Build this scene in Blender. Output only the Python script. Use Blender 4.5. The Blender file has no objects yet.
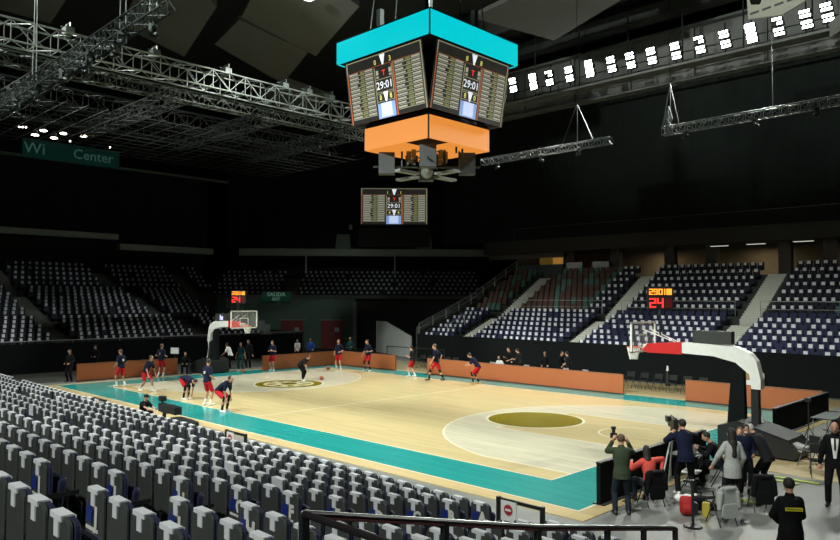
import bpy, math, random
from mathutils import Vector, Matrix
R = math.radians
rnd = random.Random(7)
S = bpy.context.scene
COL = S.collection

# ------------------------------------------------------------------ camera, world, exposure, lights
CAM = Vector((24.859, -23.613, 4.764)); YAW = 2.343; PITCH = 0.039; ROLL = 0.004; FPX = 721.1
cd = bpy.data.cameras.new('camera'); cam = bpy.data.objects.new('camera', cd); COL.objects.link(cam)
cd.sensor_width = 36.0; cd.lens = FPX * 36.0 / 840.0; cd.clip_start = 0.1; cd.clip_end = 300
fw = Vector((math.cos(PITCH) * math.cos(YAW), math.cos(PITCH) * math.sin(YAW), math.sin(PITCH)))
rt = Vector((math.sin(YAW), -math.cos(YAW), 0)); up = rt.cross(fw)
rt, up = math.cos(ROLL) * rt + math.sin(ROLL) * up, math.cos(ROLL) * up - math.sin(ROLL) * rt
m = Matrix((rt, up, -fw)).transposed().to_4x4(); m.translation = CAM
cam.matrix_world = m; S.camera = cam

def in_view(p):
    v = Vector(p) - CAM; d = v.dot(fw)
    if d < 0.5: return None
    u = 420 + FPX * v.dot(rt) / d; w = 270 - FPX * v.dot(up) / d
    return u, w, d

S.view_settings.view_transform = 'Standard'; S.view_settings.look = 'None'
S.view_settings.exposure = 0.0; S.view_settings.gamma = 1.0; S.view_settings.use_curve_mapping = False
W = bpy.data.worlds.new('world'); S.world = W; W.use_nodes = True
W.node_tree.nodes['Background'].inputs[0].default_value = (0.55, 0.8, 0.75, 1)
W.node_tree.nodes['Background'].inputs[1].default_value = 0.010

SPOT = 1.0
def spot(name, loc, target, watts, cone=70, blend=0.5, size=0.35, color=(0.97, 1.0, 0.93)):
    l = bpy.data.lights.new(name, 'SPOT'); l.energy = watts * SPOT; l.spot_size = R(cone); l.spot_blend = blend
    l.shadow_soft_size = size; l.color = color
    o = bpy.data.objects.new(name, l); COL.objects.link(o); o.location = loc
    o.rotation_euler = (Vector(target) - Vector(loc)).to_track_quat('-Z', 'Y').to_euler()
    return o
# near-side catwalk floodlights (same row as the far one, above and behind the camera side)
for i in range(6):
    x = -17.5 + i * 7.0
    spot('floodlight_near', (x, -22, 21), (x * 0.75, 0.5, 0), 15500, 58, 0.7)
for i in range(5):
    x = -14 + i * 8.0
    spot('floodlight_near', (x, -22, 21), (x * 0.9, 17.5, 2.5), 5200, 30, 0.8)
for x in (-4, 10, 24):
    spot('seat_back_fill', (x, -35, 17), (x * .75 - 3, -15, 1.2), 12000, 48, 0.8)  # spots added behind the camera to brighten the near seat backs
# far-side catwalk floodlights (their housings are built further down)
for i in range(6):
    x = -15.0 + i * 6.2
    spot('floodlight_far', (x, 21.2, 20.6), (x * 0.85, -2.5, 0), 15500, 56, 0.7)
for i in range(4):
    x = -8.0 + i * 8.0
    spot('floodlight_far', (x, 21.2, 20.6), (x * 0.8 + 2, -17.5, 1.5), 8500, 34, 0.8)
spot('end_fill', (8, 0, 22), (-25, -5, 2.5), 22000, 34, 0.9)  # fill spots for the left stand, then the right-hand floor and the corner
spot('end_fill', (-6, 20, 20.6), (19.5, -6, 0), 3500, 40, 0.8)
spot('end_fill', (8, -10, 22), (-29, 18, 3.5), 7000, 26, 0.9)  # added to brighten the green corner wall and its doors
for x in (-2, 8, 18):
    spot('fascia_fill', (x, -22, 21), (x + 1, 27, 22.6), 26000, 30, 0.9)  # added spots on the fascia, standing in for the glow around the floodlights

# ------------------------------------------------------------------ materials
MATS = {}
def mat(name, col, rough=0.6, metal=0.0, emit=0.0, noise=0.12, scale=6.0, spec=0.5, bump=0.0, ecol=None):
    if name in MATS: return MATS[name]
    m = bpy.data.materials.new(name); m.use_nodes = True; nt = m.node_tree; b = nt.nodes['Principled BSDF']
    b.inputs['Roughness'].default_value = rough; b.inputs['Metallic'].default_value = metal
    b.inputs['Specular IOR Level'].default_value = spec
    if noise > 0:
        tc = nt.nodes.new('ShaderNodeTexCoord'); n = nt.nodes.new('ShaderNodeTexNoise')
        n.inputs['Scale'].default_value = scale; n.inputs['Detail'].default_value = 3
        nt.links.new(tc.outputs['Object'], n.inputs['Vector'])
        mx = nt.nodes.new('ShaderNodeMix'); mx.data_type = 'RGBA'
        mx.inputs[6].default_value = (*[c * (1 - noise) for c in col], 1)
        mx.inputs[7].default_value = (*[min(1, c * (1 + noise)) for c in col], 1)
        nt.links.new(n.outputs['Fac'], mx.inputs[0]); nt.links.new(mx.outputs[2], b.inputs['Base Color'])
        if bump:
            bp = nt.nodes.new('ShaderNodeBump'); bp.inputs['Strength'].default_value = bump
            nt.links.new(n.outputs['Fac'], bp.inputs['Height']); nt.links.new(bp.outputs[0], b.inputs['Normal'])
    else:
        b.inputs['Base Color'].default_value = (*col, 1)
    if emit:
        b.inputs['Emission Color'].default_value = (*(ecol or col), 1); b.inputs['Emission Strength'].default_value = emit
    MATS[name] = m; return m

def sr(r, g, b):
    f = lambda c: (c / 255 / 12.92) if c / 255 <= 0.04045 else ((c / 255 + 0.055) / 1.055) ** 2.4
    return (f(r), f(g), f(b))

black = mat('black_cloth', (0.006, 0.008, 0.008), 0.95, spec=0.1)
blackp = mat('black_plastic', (0.010, 0.012, 0.012), 0.45)
darkm = mat('dark_steel', (0.035, 0.045, 0.043), 0.45, 0.6)
alu = mat('aluminium', (0.40, 0.44, 0.42), 0.4, 0.7)
dalu = mat('dark_aluminium', (0.085, 0.10, 0.095), 0.5, 0.5)  # darker aluminium tone for the far side trusses and cables
conc = mat('pale_concrete', (0.23, 0.25, 0.21), 0.8, scale=3)
stair = mat('stair_concrete', (0.30, 0.31, 0.26), 0.8, scale=4)
tierm = mat('tier_concrete', (0.10, 0.105, 0.095), 0.8, scale=3)
dtier = mat('dark_tier', (0.03, 0.035, 0.032), 0.8, scale=3)
navy = mat('navy_upholstery', (0.008, 0.012, 0.048), 0.75, scale=30)
navyd = mat('shaded_navy_upholstery', (0.006, 0.009, 0.022), 0.8, scale=30)  # darker copy of the navy, shade of the dim blocks in its colour
brown = mat('brown_seat', (0.075, 0.035, 0.022), 0.7)
sgreen = mat('green_seat', (0.05, 0.12, 0.095), 0.7)
shell = mat('grey_seat_shell', (0.050, 0.057, 0.053), 0.55, scale=14, noise=0.2)
cover = mat('white_cover_cloth', (0.70, 0.73, 0.76), 0.9, scale=20)
coverd = mat('shaded_cover_cloth', (0.42, 0.47, 0.50), 0.9, scale=20)  # white covers toned down for the dim blocks; also on the door notices
orange = mat('orange_board', (0.38, 0.108, 0.032), 0.55, scale=1.5, noise=0.06)
white = mat('white_paint', (0.72, 0.74, 0.70), 0.4)
redb = mat('backpack_red', (.34, .012, .012), .8)
red = mat('red_padding', (0.52, 0.012, 0.012), 0.5)
redd = mat('red_lacquer', (0.12, 0.012, 0.01), 0.5)
greenw = mat('green_plaster', (0.10, 0.17, 0.14), 0.8, scale=2)
glass = mat('clear_acrylic', (0.8, 0.9, 0.88), 0.05)
gb = glass.node_tree.nodes['Principled BSDF']; gb.inputs['Alpha'].default_value = 0.10

# --- court paint, all in one procedural material
class E:
    nt = None
    def __init__(s, k): s.k = k
    @staticmethod
    def op(o, a, b=None, c=None):
        n = E.nt.nodes.new('ShaderNodeMath'); n.operation = o
        for i, v in enumerate((a, b, c)):
            if v is None: continue
            if isinstance(v, E): E.nt.links.new(v.k, n.inputs[i])
            else: n.inputs[i].default_value = v
        return E(n.outputs[0])
    def __add__(a, b): return E.op('ADD', a, b)
    def __sub__(a, b): return E.op('SUBTRACT', a, b)
    def __mul__(a, b): return E.op('MULTIPLY', a, b)
    def lt(a, b): return E.op('LESS_THAN', a, b)
    def gt(a, b): return E.op('GREATER_THAN', a, b)
    def abs(a): return E.op('ABSOLUTE', a)
    def sqrt(a): return E.op('SQRT', a)
    def or_(a, b): return E.op('MAXIMUM', a, b)
    def and_(a, b): return a * b
def court_material():
    m = bpy.data.materials.new('court_parquet'); m.use_nodes = True; nt = m.node_tree; E.nt = nt
    b = nt.nodes['Principled BSDF']
    tc = nt.nodes.new('ShaderNodeTexCoord'); sp = nt.nodes.new('ShaderNodeSeparateXYZ'); nt.links.new(tc.outputs['Object'], sp.inputs[0])
    x, y = E(sp.outputs[0]), E(sp.outputs[1]); ax, ay = x.abs(), y.abs()
    def mixc(fac, a, bb):
        n = nt.nodes.new('ShaderNodeMix'); n.data_type = 'RGBA'
        nt.links.new(fac.k, n.inputs[0])
        for i, v in ((6, a), (7, bb)):
            if isinstance(v, tuple): n.inputs[i].default_value = (*v, 1)
            else: nt.links.new(v, n.inputs[i])
        return n.outputs[2]
    br = nt.nodes.new('ShaderNodeTexBrick'); nt.links.new(tc.outputs['Object'], br.inputs['Vector'])
    br.inputs['Scale'].default_value = 1.0; br.inputs['Brick Width'].default_value = 2.3; br.inputs['Row Height'].default_value = 0.13
    br.inputs['Mortar Size'].default_value = 0.002; br.inputs['Color1'].default_value = (0.92, 0.92, 0.92, 1); br.inputs['Color2'].default_value = (1.06, 1.05, 1.02, 1)
    br.inputs['Mortar'].default_value = (0.75, 0.7, 0.65, 1)
    no = nt.nodes.new('ShaderNodeTexNoise'); mp = nt.nodes.new('ShaderNodeMapping'); mp.inputs['Scale'].default_value = (0.12, 1.5, 1)
    nt.links.new(tc.outputs['Object'], mp.inputs[0]); nt.links.new(mp.outputs[0], no.inputs['Vector']); no.inputs['Scale'].default_value = 3; no.inputs['Detail'].default_value = 4
    ram = nt.nodes.new('ShaderNodeMapRange'); nt.links.new(no.outputs['Fac'], ram.inputs[0]); ram.inputs[3].default_value = 0.86; ram.inputs[4].default_value = 1.14
    WOOD, PALE, TEAL, OLIVE, CREAM, TAN, LINE = (0.52, 0.435, 0.225), (0.53, 0.51, 0.38), (0.018, 0.26, 0.245), (0.19, 0.155, 0.004), (0.55, 0.52, 0.32), (0.54, 0.43, 0.225), (0.72, 0.68, 0.52)
    dh = ((ax - 12.425) * (ax - 12.425) + y * y).sqrt()
    inner = ax.lt(14.0).and_(ay.lt(7.5))
    zone = dh.lt(6.75).or_(ax.gt(11.0).and_(ay.lt(6.6))).and_(ay.lt(6.6))
    zline = zone - dh.lt(6.68).or_(ax.gt(11.0).and_(ay.lt(6.53))).and_(ay.lt(6.53))
    key = ax.gt(8.2).and_(ay.lt(2.45))
    keyl = ax.gt(8.2).and_(ay.lt(2.45)) - ax.gt(8.26).and_(ay.lt(2.39))
    df = ((ax - 8.2) * (ax - 8.2) + y * y).sqrt()
    c = mixc(zone, WOOD, PALE)
    c = mixc(key.and_(x.gt(0.0)), c, WOOD)
    c = mixc(zline, c, LINE)
    c = mixc(keyl.and_(x.gt(0.0)).and_(ax.lt(14.0)), c, LINE)
    c = mixc(df.lt(1.93), c, LINE); c = mixc(df.lt(1.82), c, OLIVE)
    c = mixc(df.lt(1.38).and_(x.lt(0.0)), c, CREAM)
    # olive laurel emblem in the left circle
    th = E.op('ARCTAN2', y, x + 8.2)
    spokes = E.op('SINE', th * 9.0).gt(0.1)
    c = mixc(df.lt(1.2).and_(df.gt(0.75)).and_(spokes).and_(x.lt(0.0)), c, OLIVE)
    c = mixc(df.lt(0.45).and_(x.lt(0.0)), c, OLIVE)
    c = mixc(dh.lt(1.25).and_(dh.gt(1.18)).and_(ax.lt(12.45)), c, LINE)
    c = mixc(ax.lt(0.035), c, LINE)
    c = mixc(inner, TEAL, c)
    bl = ax.lt(14.05).and_(ay.lt(7.55)) - inner
    c = mixc(bl, c, LINE)
    c = mixc(ax.lt(16.0).and_(ay.lt(9.4)), TAN, c)
    el = ax.lt(16.06).and_(ay.lt(9.46)) - ax.lt(16.0).and_(ay.lt(9.4))
    c = mixc(el, c, LINE)
    v = nt.nodes.new('ShaderNodeVectorMath'); v.operation = 'MULTIPLY'; nt.links.new(c, v.inputs[0]); nt.links.new(br.outputs['Color'], v.inputs[1])
    v2 = nt.nodes.new('ShaderNodeVectorMath'); v2.operation = 'SCALE'; nt.links.new(v.outputs[0], v2.inputs[0]); nt.links.new(ram.outputs[0], v2.inputs['Scale'])
    nt.links.new(v2.outputs[0], b.inputs['Base Color'])
    b.inputs['Roughness'].default_value = 0.2; b.inputs['Specular IOR Level'].default_value = 0.5
    MATS['court_parquet'] = m; return m

# ------------------------------------------------------------------ mesh helpers
class MB:
    def __init__(s): s.v = []; s.f = []; s.m = []
    def add(s, vs, fs, mi=0):
        o = len(s.v); s.v += [tuple(v) for v in vs]; s.f += [tuple(i + o for i in f) for f in fs]; s.m += [mi] * len(fs)
        return s
    def box(s, c, d, mi=0, rot=None, taper=1.0):
        hx, hy, hz = d[0] / 2, d[1] / 2, d[2] / 2
        vs = []
        for z in (-1, 1):
            k = taper if z > 0 else 1
            for x, y in ((-1, -1), (1, -1), (1, 1), (-1, 1)):
                p = Vector((x * hx * k, y * hy * k, z * hz))
                if rot is not None: p = rot @ p
                vs.append(p + Vector(c))
        return s.add(vs, [(3, 2, 1, 0), (4, 5, 6, 7), (0, 1, 5, 4), (1, 2, 6, 5), (2, 3, 7, 6), (3, 0, 4, 7)], mi)
    def rbox(s, c, d, r, mi=0, rot=None, n=3):
        # rounded outline in xz, thickness y
        hx, hy, hz = d[0] / 2, d[1] / 2, d[2] / 2; pts = []
        for cx, cz, a0 in ((hx - r, hz - r, 0), (-hx + r, hz - r, 90), (-hx + r, -hz + r, 180), (hx - r, -hz + r, 270)):
            for k in range(n + 1):
                a = R(a0 + 90 * k / n); pts.append((cx + r * math.cos(a), cz + r * math.sin(a)))
        N = len(pts); e = min(r, hy) * 0.5; vs = []
        for yy, k in ((-hy, 0.94), (-hy + e, 1), (hy - e, 1), (hy, 0.94)):
            for px, pz in pts:
                p = Vector((px * k, yy, pz * k))
                if rot is not None: p = rot @ p
                vs.append(p + Vector(c))
        fs = []
        for q in range(3):
            for i in range(N):
                j = (i + 1) % N; fs.append((q * N + i, q * N + j, (q + 1) * N + j, (q + 1) * N + i))
        fs.append(tuple(range(N - 1, -1, -1))); fs.append(tuple(range(3 * N, 4 * N)))
        fs = [tuple(reversed(f)) for f in fs]
        return s.add(vs, fs, mi)
    def tube(s, a, b, r, n=6, mi=0, r2=None):
        a, b = Vector(a), Vector(b); d = (b - a)
        if d.length < 1e-6: return s
        d.normalize(); u = d.cross(Vector((0, 0, 1)))
        if u.length < 1e-3: u = Vector((1, 0, 0))
        u.normalize(); w = d.cross(u); r2 = r if r2 is None else r2; vs = []
        for p, q in ((a, r), (b, r2)):
            for i in range(n):
                t = 2 * math.pi * (i + .5) / n; vs.append(p + (u * math.cos(t) + w * math.sin(t)) * q)
        fs = [(i, (i + 1) % n, n + (i + 1) % n, n + i) for i in range(n)] + [tuple(range(n - 1, -1, -1)), tuple(range(n, 2 * n))]
        return s.add(vs, [tuple(reversed(f)) for f in fs], mi)
    def path(s, pts, r, n=6, mi=0):
        for a, b in zip(pts, pts[1:]): s.tube(a, b, r, n, mi)
        return s
    def cap(s, a, b, ra, rb, n=10, mi=0, sq=1.0, sqd=None):
        a, b = Vector(a), Vector(b); d = b - a; L = d.length
        d = d.normalized() if L > 1e-6 else Vector((0, 0, 1))
        u = Vector(sqd) if sqd is not None else d.cross(Vector((0, 0, 1)))
        u = u - d * u.dot(d)
        if u.length < 1e-3: u = Vector((1, 0, 0))
        u.normalize(); w = d.cross(u); rings = []
        for k in (80, 50, 20): rings.append((a - d * ra * math.sin(R(k)), ra * math.cos(R(k))))
        rings.append((a, ra)); rings.append((b, rb))
        for k in (20, 50, 80): rings.append((b + d * rb * math.sin(R(k)), rb * math.cos(R(k))))
        return s.rings([(c, r * sq, r, u, w) for c, r in rings], n, mi)
    def rings(s, rings, n=12, mi=0):
        vs = []
        for c, ru, rw, u, w in rings:
            for i in range(n):
                t = 2 * math.pi * i / n; vs.append(Vector(c) + u * (ru * math.cos(t)) + w * (rw * math.sin(t)))
        fs = []
        for q in range(len(rings) - 1):
            for i in range(n):
                j = (i + 1) % n; fs.append((q * n + i, q * n + j, (q + 1) * n + j, (q + 1) * n + i))
        fs.append(tuple(range(n - 1, -1, -1))); fs.append(tuple(range((len(rings) - 1) * n, len(rings) * n)))
        return s.add(vs, fs, mi)
    def ell(s, c, rx, ry, rz, mi=0, rot=None, n=10, k=6):
        vs = [Vector((0, 0, -rz))]
        for j in range(1, k):
            t = math.pi * j / k - math.pi / 2
            for i in range(n):
                a = 2 * math.pi * i / n; vs.append(Vector((rx * math.cos(t) * math.cos(a), ry * math.cos(t) * math.sin(a), rz * math.sin(t))))
        vs.append(Vector((0, 0, rz)))
        if rot is not None: vs = [rot @ v for v in vs]
        vs = [v + Vector(c) for v in vs]; fs = []
        for i in range(n): fs.append((0, 1 + (i + 1) % n, 1 + i))
        for j in range(k - 2):
            for i in range(n):
                p = 1 + j * n; fs.append((p + i, p + (i + 1) % n, p + n + (i + 1) % n, p + n + i))
        p = 1 + (k - 2) * n
        for i in range(n): fs.append((p + i, p + (i + 1) % n, len(vs) - 1))
        return s.add(vs, fs, mi)
    def prism(s, pts, y0, y1, mi=0):
        """outline in xz extruded along y"""
        n = len(pts); vs = [(p[0], y0, p[1]) for p in pts] + [(p[0], y1, p[1]) for p in pts]
        fs = [tuple(range(n)), tuple(range(2 * n - 1, n - 1, -1))] + [(i, n + i, n + (i + 1) % n, (i + 1) % n) for i in range(n)]
        return s.add(vs, fs, mi)
    def xform(s, M):
        s.v = [tuple(M @ Vector(v)) for v in s.v]; return s
    def build(s, name, mats, parent=None, smooth=False, loc=None):
        me = bpy.data.meshes.new(name); me.from_pydata(s.v, [], s.f)
        if not isinstance(mats, (list, tuple)): mats = [mats]
        for m in mats: me.materials.append(m)
        if len(mats) > 1: me.polygons.foreach_set('material_index', s.m)
        if smooth: me.polygons.foreach_set('use_smooth', [True] * len(me.polygons))
        me.update(); me.validate(); o = bpy.data.objects.new(name, me); COL.objects.link(o)
        if parent is not None: o.parent = parent
        if loc is not None: o.location = loc
        return o
DG = bpy.context.evaluated_depsgraph_get
def fuse(mb, name, m, parent, voxel=0.015, smooth=2):
    """one continuous watertight skin from overlapping volumes"""
    o = mb.build(name, m, None)
    r = o.modifiers.new('r', 'REMESH'); r.mode = 'VOXEL'; r.voxel_size = voxel; r.use_smooth_shade = True
    if smooth:
        q = o.modifiers.new('s', 'SMOOTH'); q.iterations = smooth; q.factor = 0.5
    me = bpy.data.meshes.new_from_object(o.evaluated_get(DG())); o.modifiers.clear(); old = o.data; o.data = me; bpy.data.meshes.remove(old)
    if not me.materials: me.materials.append(m)
    o.parent = parent; return o
def text(body, size, name, m, parent, M, extrude=0.004, align='CENTER', bold=0.0):
    c = bpy.data.curves.new(name, 'FONT'); c.body = body; c.size = size; c.extrude = extrude; c.align_x = align; c.align_y = 'CENTER'; c.offset = bold
    c.resolution_u = 2
    t = bpy.data.objects.new(name, c); COL.objects.link(t)
    me = bpy.data.meshes.new_from_object(t.evaluated_get(DG())); bpy.data.objects.remove(t); bpy.data.curves.remove(c)
    me.transform(M); me.materials.clear(); me.materials.append(m)
    o = bpy.data.objects.new(name, me); COL.objects.link(o); o.parent = parent; return o
def tag(o, label=None, cat=None, group=None, kind=None):
    if label: o['label'] = label
    if cat: o['category'] = cat
    if group: o['group'] = group
    if kind: o['kind'] = kind
    return o
def thing(name, label, cat, loc=(0, 0, 0), rotz=0.0, group=None):
    o = bpy.data.objects.new(name, None); COL.objects.link(o); o.empty_display_size = 0.2
    o.location = loc; o.rotation_euler = (0, 0, rotz); return tag(o, label, cat, group)
def struct(name, mb, m, label=None):
    return tag(mb.build(name, m), label, None, None, 'structure')
def copy_tree(o, parent=None):
    c = o.copy(); COL.objects.link(c); c.parent = parent
    for ch in list(o.children): copy_tree(ch, c)
    return c
Z = Vector((0, 0, 1))
def frame(o, u, w):
    """matrix mapping text plane (x->u, y->w) at origin o"""
    u = Vector(u).normalized(); w = Vector(w); w = (w - u * w.dot(u)).normalized(); n = u.cross(w)
    M = Matrix((u, w, n)).transposed().to_4x4(); M.translation = Vector(o); return M

# ------------------------------------------------------------------ floor, walls, ceiling
floorm = mat('polished_concrete', (0.20, 0.21, 0.195), 0.28, scale=0.9, noise=0.35)
struct('floor', MB().box((-2, 2, -0.05), (104, 84, 0.1)), floorm)
struct('floor_court', MB().box((0, 2.4, 0.012), (33.0, 24.8, 0.02)), court_material(), 'basketball parquet with teal border and olive circles').location = (0, 0, 0)
tanm = mat('tan_parquet', (0.50, 0.40, 0.22), 0.3, scale=2)
struct('floor_side_platform', MB().box((18.6, .2, 0.008), (4.2, 5.2, 0.016)), tanm)
struct('floor_dark_mat', MB().box((-24.0, 2, 0.006), (12.2, 34, 0.012)), mat('dark_matting', (.035, .037, .03), .7))
wallm = mat('black_curtain', (0.012, 0.016, 0.015), 0.95, spec=0.1, scale=0.7, noise=0.3)
roofm = mat('roof_panel', (0.028, 0.032, 0.031), 0.9, scale=0.6, noise=0.35)
facm = mat('fascia_panel', (0.16, 0.172, 0.163), 0.9, scale=0.5, noise=0.3)
struct('wall_left', MB().box((-54, 0, 13), (0.4, 90, 27)), wallm)
struct('wall_far', MB().box((-2, 42, 13), (104, 0.4, 27)), wallm)
struct('wall_near', MB().box((-2, -40, 13), (104, 0.4, 27)), wallm)
struct('wall_right', MB().box((50, 0, 13), (0.4, 84, 27)), wallm)
struct('ceiling', MB().box((-2, 0, 27), (104, 84, 0.4)), roofm)

def steps(name, y0, n, depth, z0, rise, x0, x1, m, M=None, zs=None):
    """tier rising along +y: one riser block per row"""
    b = MB()
    for k in range(n):
        z = (zs[k] if zs else z0 + rise * k)
        b.box(((x0 + x1) / 2, y0 + depth * (k + .5), z / 2), (x1 - x0, depth, z))
    if M: b.xform(M)
    return struct(name, b, m)
def stairs(name, x, w, y0, n, depth, z0, rise, m, M=None, zs=None):
    b = MB()
    for k in range(n):
        z = zs[k]; zn = zs[k + 1] if k + 1 < n else z
        for h in range(3):
            zz = z + (zn - z) * h / 3
            b.box((x, y0 + depth * (k + 1 / 6 + h / 3), zz / 2 + 0.01), (w, depth / 3, zz + 0.02))
    if M: b.xform(M)
    return struct(name, b, m)

# ------------------------------------------------------------------ near stand (camera side)
NA = -0.022; NO = Vector((16.656, -13.601, 0))
NM = Matrix.Translation(NO) @ Matrix.Rotation(NA, 4, 'Z')
NZ = [t - 0.85 for t in (1.125, 1.31, 1.46, 1.63, 1.82, 2.03, 2.25, 2.5, 2.71, 2.96, 3.22)]
ND = 0.801
NFLIP = NM @ Matrix.Scale(-1, 4, (0, 1, 0))
def near_steps(name, x0, x1, m):
    b = MB()
    for k in range(11):
        y1 = -(k * ND - .55) if k else .62
        b.box(((x0 + x1) / 2, (y1 - (k * ND + .25)) / 2, NZ[k] / 2), (x1 - x0, y1 + (k * ND + .25), NZ[k]))
    b.xform(NM); return struct(name, b, m)
def near_stairs(x0, x1):
    b = MB()
    for k in range(11):
        for h in range(2):
            z = NZ[k] - (NZ[k] - (NZ[k - 1] if k else 0)) * (.5 * h)
            b.box(((x0 + x1) / 2, -(k * ND + .05 - .4 * h), z / 2), (x1 - x0, .4, z))
            for q in range(8): b.box(((x0 + x1) / 2, -(k * ND + .05 - .4 * h) - .18 + q * .05, z + .004), (x1 - x0, .02, .012))
    b.xform(NM); return struct('floor_near_stairs', b, mat('pale_grating', (.5, .5, .44), .7))
BLK = [(3.35, 1.3), (.27, -7.77), (-8.93, -16.97), (-18.13, -26.17), (-27.33, -36.0)]
for a, b_ in BLK: near_steps('floor_near_tier', b_, a, tierm)
for a, b_ in ((1.3, .27), (-7.77, -8.93), (-16.97, -18.13), (-26.17, -27.33)): near_stairs(b_, a)
struct('floor_near_landing', MB().box((4.75, -6.6, 1.0), (2.8, 4.4, 2.0)).xform(NM), tierm)

LET = 'ABCDEFGHIJK'
def seat_parts(root, letter=None, towel=0, nocover=False):
    MB().rbox((0, -0.045, .63), (.42, .035, .52), .07).build('back_shell', shell, root)
    MB().rbox((0, -.003, .63), (.43, .05, .51), .08).build('cushion', navy, root)
    MB().rbox((0, .105, .52), (.38, .09, .40), .06, rot=Matrix.Rotation(R(-8), 3, 'X')).build('seat_pan', navy, root)
    for s in (-1, 1): MB().prism([(-.05, .0), (.0, .0), (.02, .52), (.28, .53), (.28, .575), (-.05, .575)], -.012, .012).xform(Matrix.Translation((s * .222, 0, 0)) @ Matrix.Rotation(R(90), 4, 'Z')).build('armrest', blackp, root)
    b = MB().box((0, 0, .02), (.40, .08, .04)); b.box((0, 0, .2), (.06, .05, .40)); b.build('pedestal', blackp, root)
    if towel == 1:
        b = MB(); b.box((0, -.068, .70), (.30, .010, .39)).box((0, -.022, .893), (.31, .10, .014)).box((0, .028, .82), (.30, .012, .14))
        b.build('towel', cover, root)
    elif not nocover:
        b = MB(); b.box((-.03, -.028, .892), (.22, .082, .014)).box((-.03, -.067, .876), (.22, .012, .040)).box((-.02, -.067, .805), (.085, .010, .13)).box((-.02, .027, .82), (.20, .010, .13))
        b.build('headrest_cover', cover, root)
    if letter:
        k = MB(); k.prism([(-.17, .70), (-.11, .72), (-.085, .79), (-.05, .72), (.0, .70), (-.03, .64), (-.02, .57), (-.10, .60), (-.18, .57), (-.15, .64)], -.076, -.068); mk = k.build('row_marker', mat('marker_blue', (.01, .03, .22), .5), root)
        text(letter, .24, 'letter', white, mk, frame((.075, -.076, .65), (1, 0, 0), (0, 0, 1)), .003, bold=.012)
        MB().box((-.02, -.072, .535), (.28, .008, .03)).build('underline', white, mk)
seatdb = {}
def seat_proto(key):
    """first of each kind, then copies"""
    return seatdb.get(key)
def words(n): return ['', 'second', 'third', 'fourth', 'fifth', 'sixth', 'seventh', 'eighth', 'ninth', 'tenth', 'eleventh', 'twelfth', 'thirteenth', 'fourteenth', 'fifteenth', 'sixteenth'][n]
cands = []
BN = ['', '', 'second block', 'third block', 'fourth block']
for bi, (a, b_) in enumerate(BLK):
    n = int(round((a - b_ ) / .5)) if bi else 4
    for k in range(11):
        for j in range(n):
            x = (a - .27 - j * .5) if bi else (1.58 + j * .5)
            if bi and x < b_ + .2: continue
            p = NM @ Vector((x, -k * ND, NZ[k]))
            v = in_view(p + Z * .8)
            vis = v is not None and -8 < v[0] < 848 and v[1] < 556
            cands.append((v[2] if v else 999, vis, bi, k, j, p))
visn = sorted([c for c in cands if c[1]], key=lambda c: c[0])[:298]
vset = set((c[2], c[3], c[4]) for c in visn)
SEATPOS = {}
for c in cands: SEATPOS[(c[2], c[3], c[4])] = c[5]
rs = random.Random(3)
towels = set()
for u, v in ((37, 411), (184, 455), (234, 470), (282, 486), (60, 402), (139, 412), (88, 402)):
    best = min(visn, key=lambda c: (in_view(c[5] + Z * .75)[0] - u) ** 2 + (in_view(c[5] + Z * .75)[1] - v) ** 2)
    towels.add((best[2], best[3], best[4]))
for d, vis, bi, k, j, p in visn:
    letter = LET[k] if (bi in (0, 1) and j == 0 and k < 10) else None
    tw = 1 if (bi, k, j) in towels and not letter else 0
    key = (letter, tw)
    where = ['right of the stairs', 'left of the stairs'][bi] if bi < 2 else 'in the ' + BN[bi]
    row = 'row ' + LET[k]
    what = 'towel-draped grey folding seat' if tw else 'grey folding seat'
    nth = words(j) if j else 'first'
    if letter: lab = 'grey folding seat with blue letter %s sticker, just %s of the stairs' % (letter, 'right' if bi == 0 else 'left')
    elif bi == 1: lab = ('%s, %s left of the left-hand letter %s seat' % (what, 'next' if j == 1 else nth, LET[k])) if k < 10 else '%s in the hindmost row, %s left of the stairs' % (what, nth)
    elif bi == 0: lab = ('%s, %s right of the right-hand letter %s seat' % (what, 'next' if j == 1 else nth, LET[k])) if k < 10 else '%s, %s of the row at the lower left corner' % (what, nth)
    else: lab = '%s in row %s, %s from the right in the %s' % (what, LET[k], nth, BN[bi])
    if key in seatdb: o = copy_tree(seatdb[key])
    else:
        o = thing('stadium_seat', lab, 'seat'); seat_parts(o, letter, tw); seatdb[key] = o
    o.location = p; o.rotation_euler = (0, 0, NA); o['label'] = lab; o['group'] = 'folding seats of the near stand'

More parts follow.
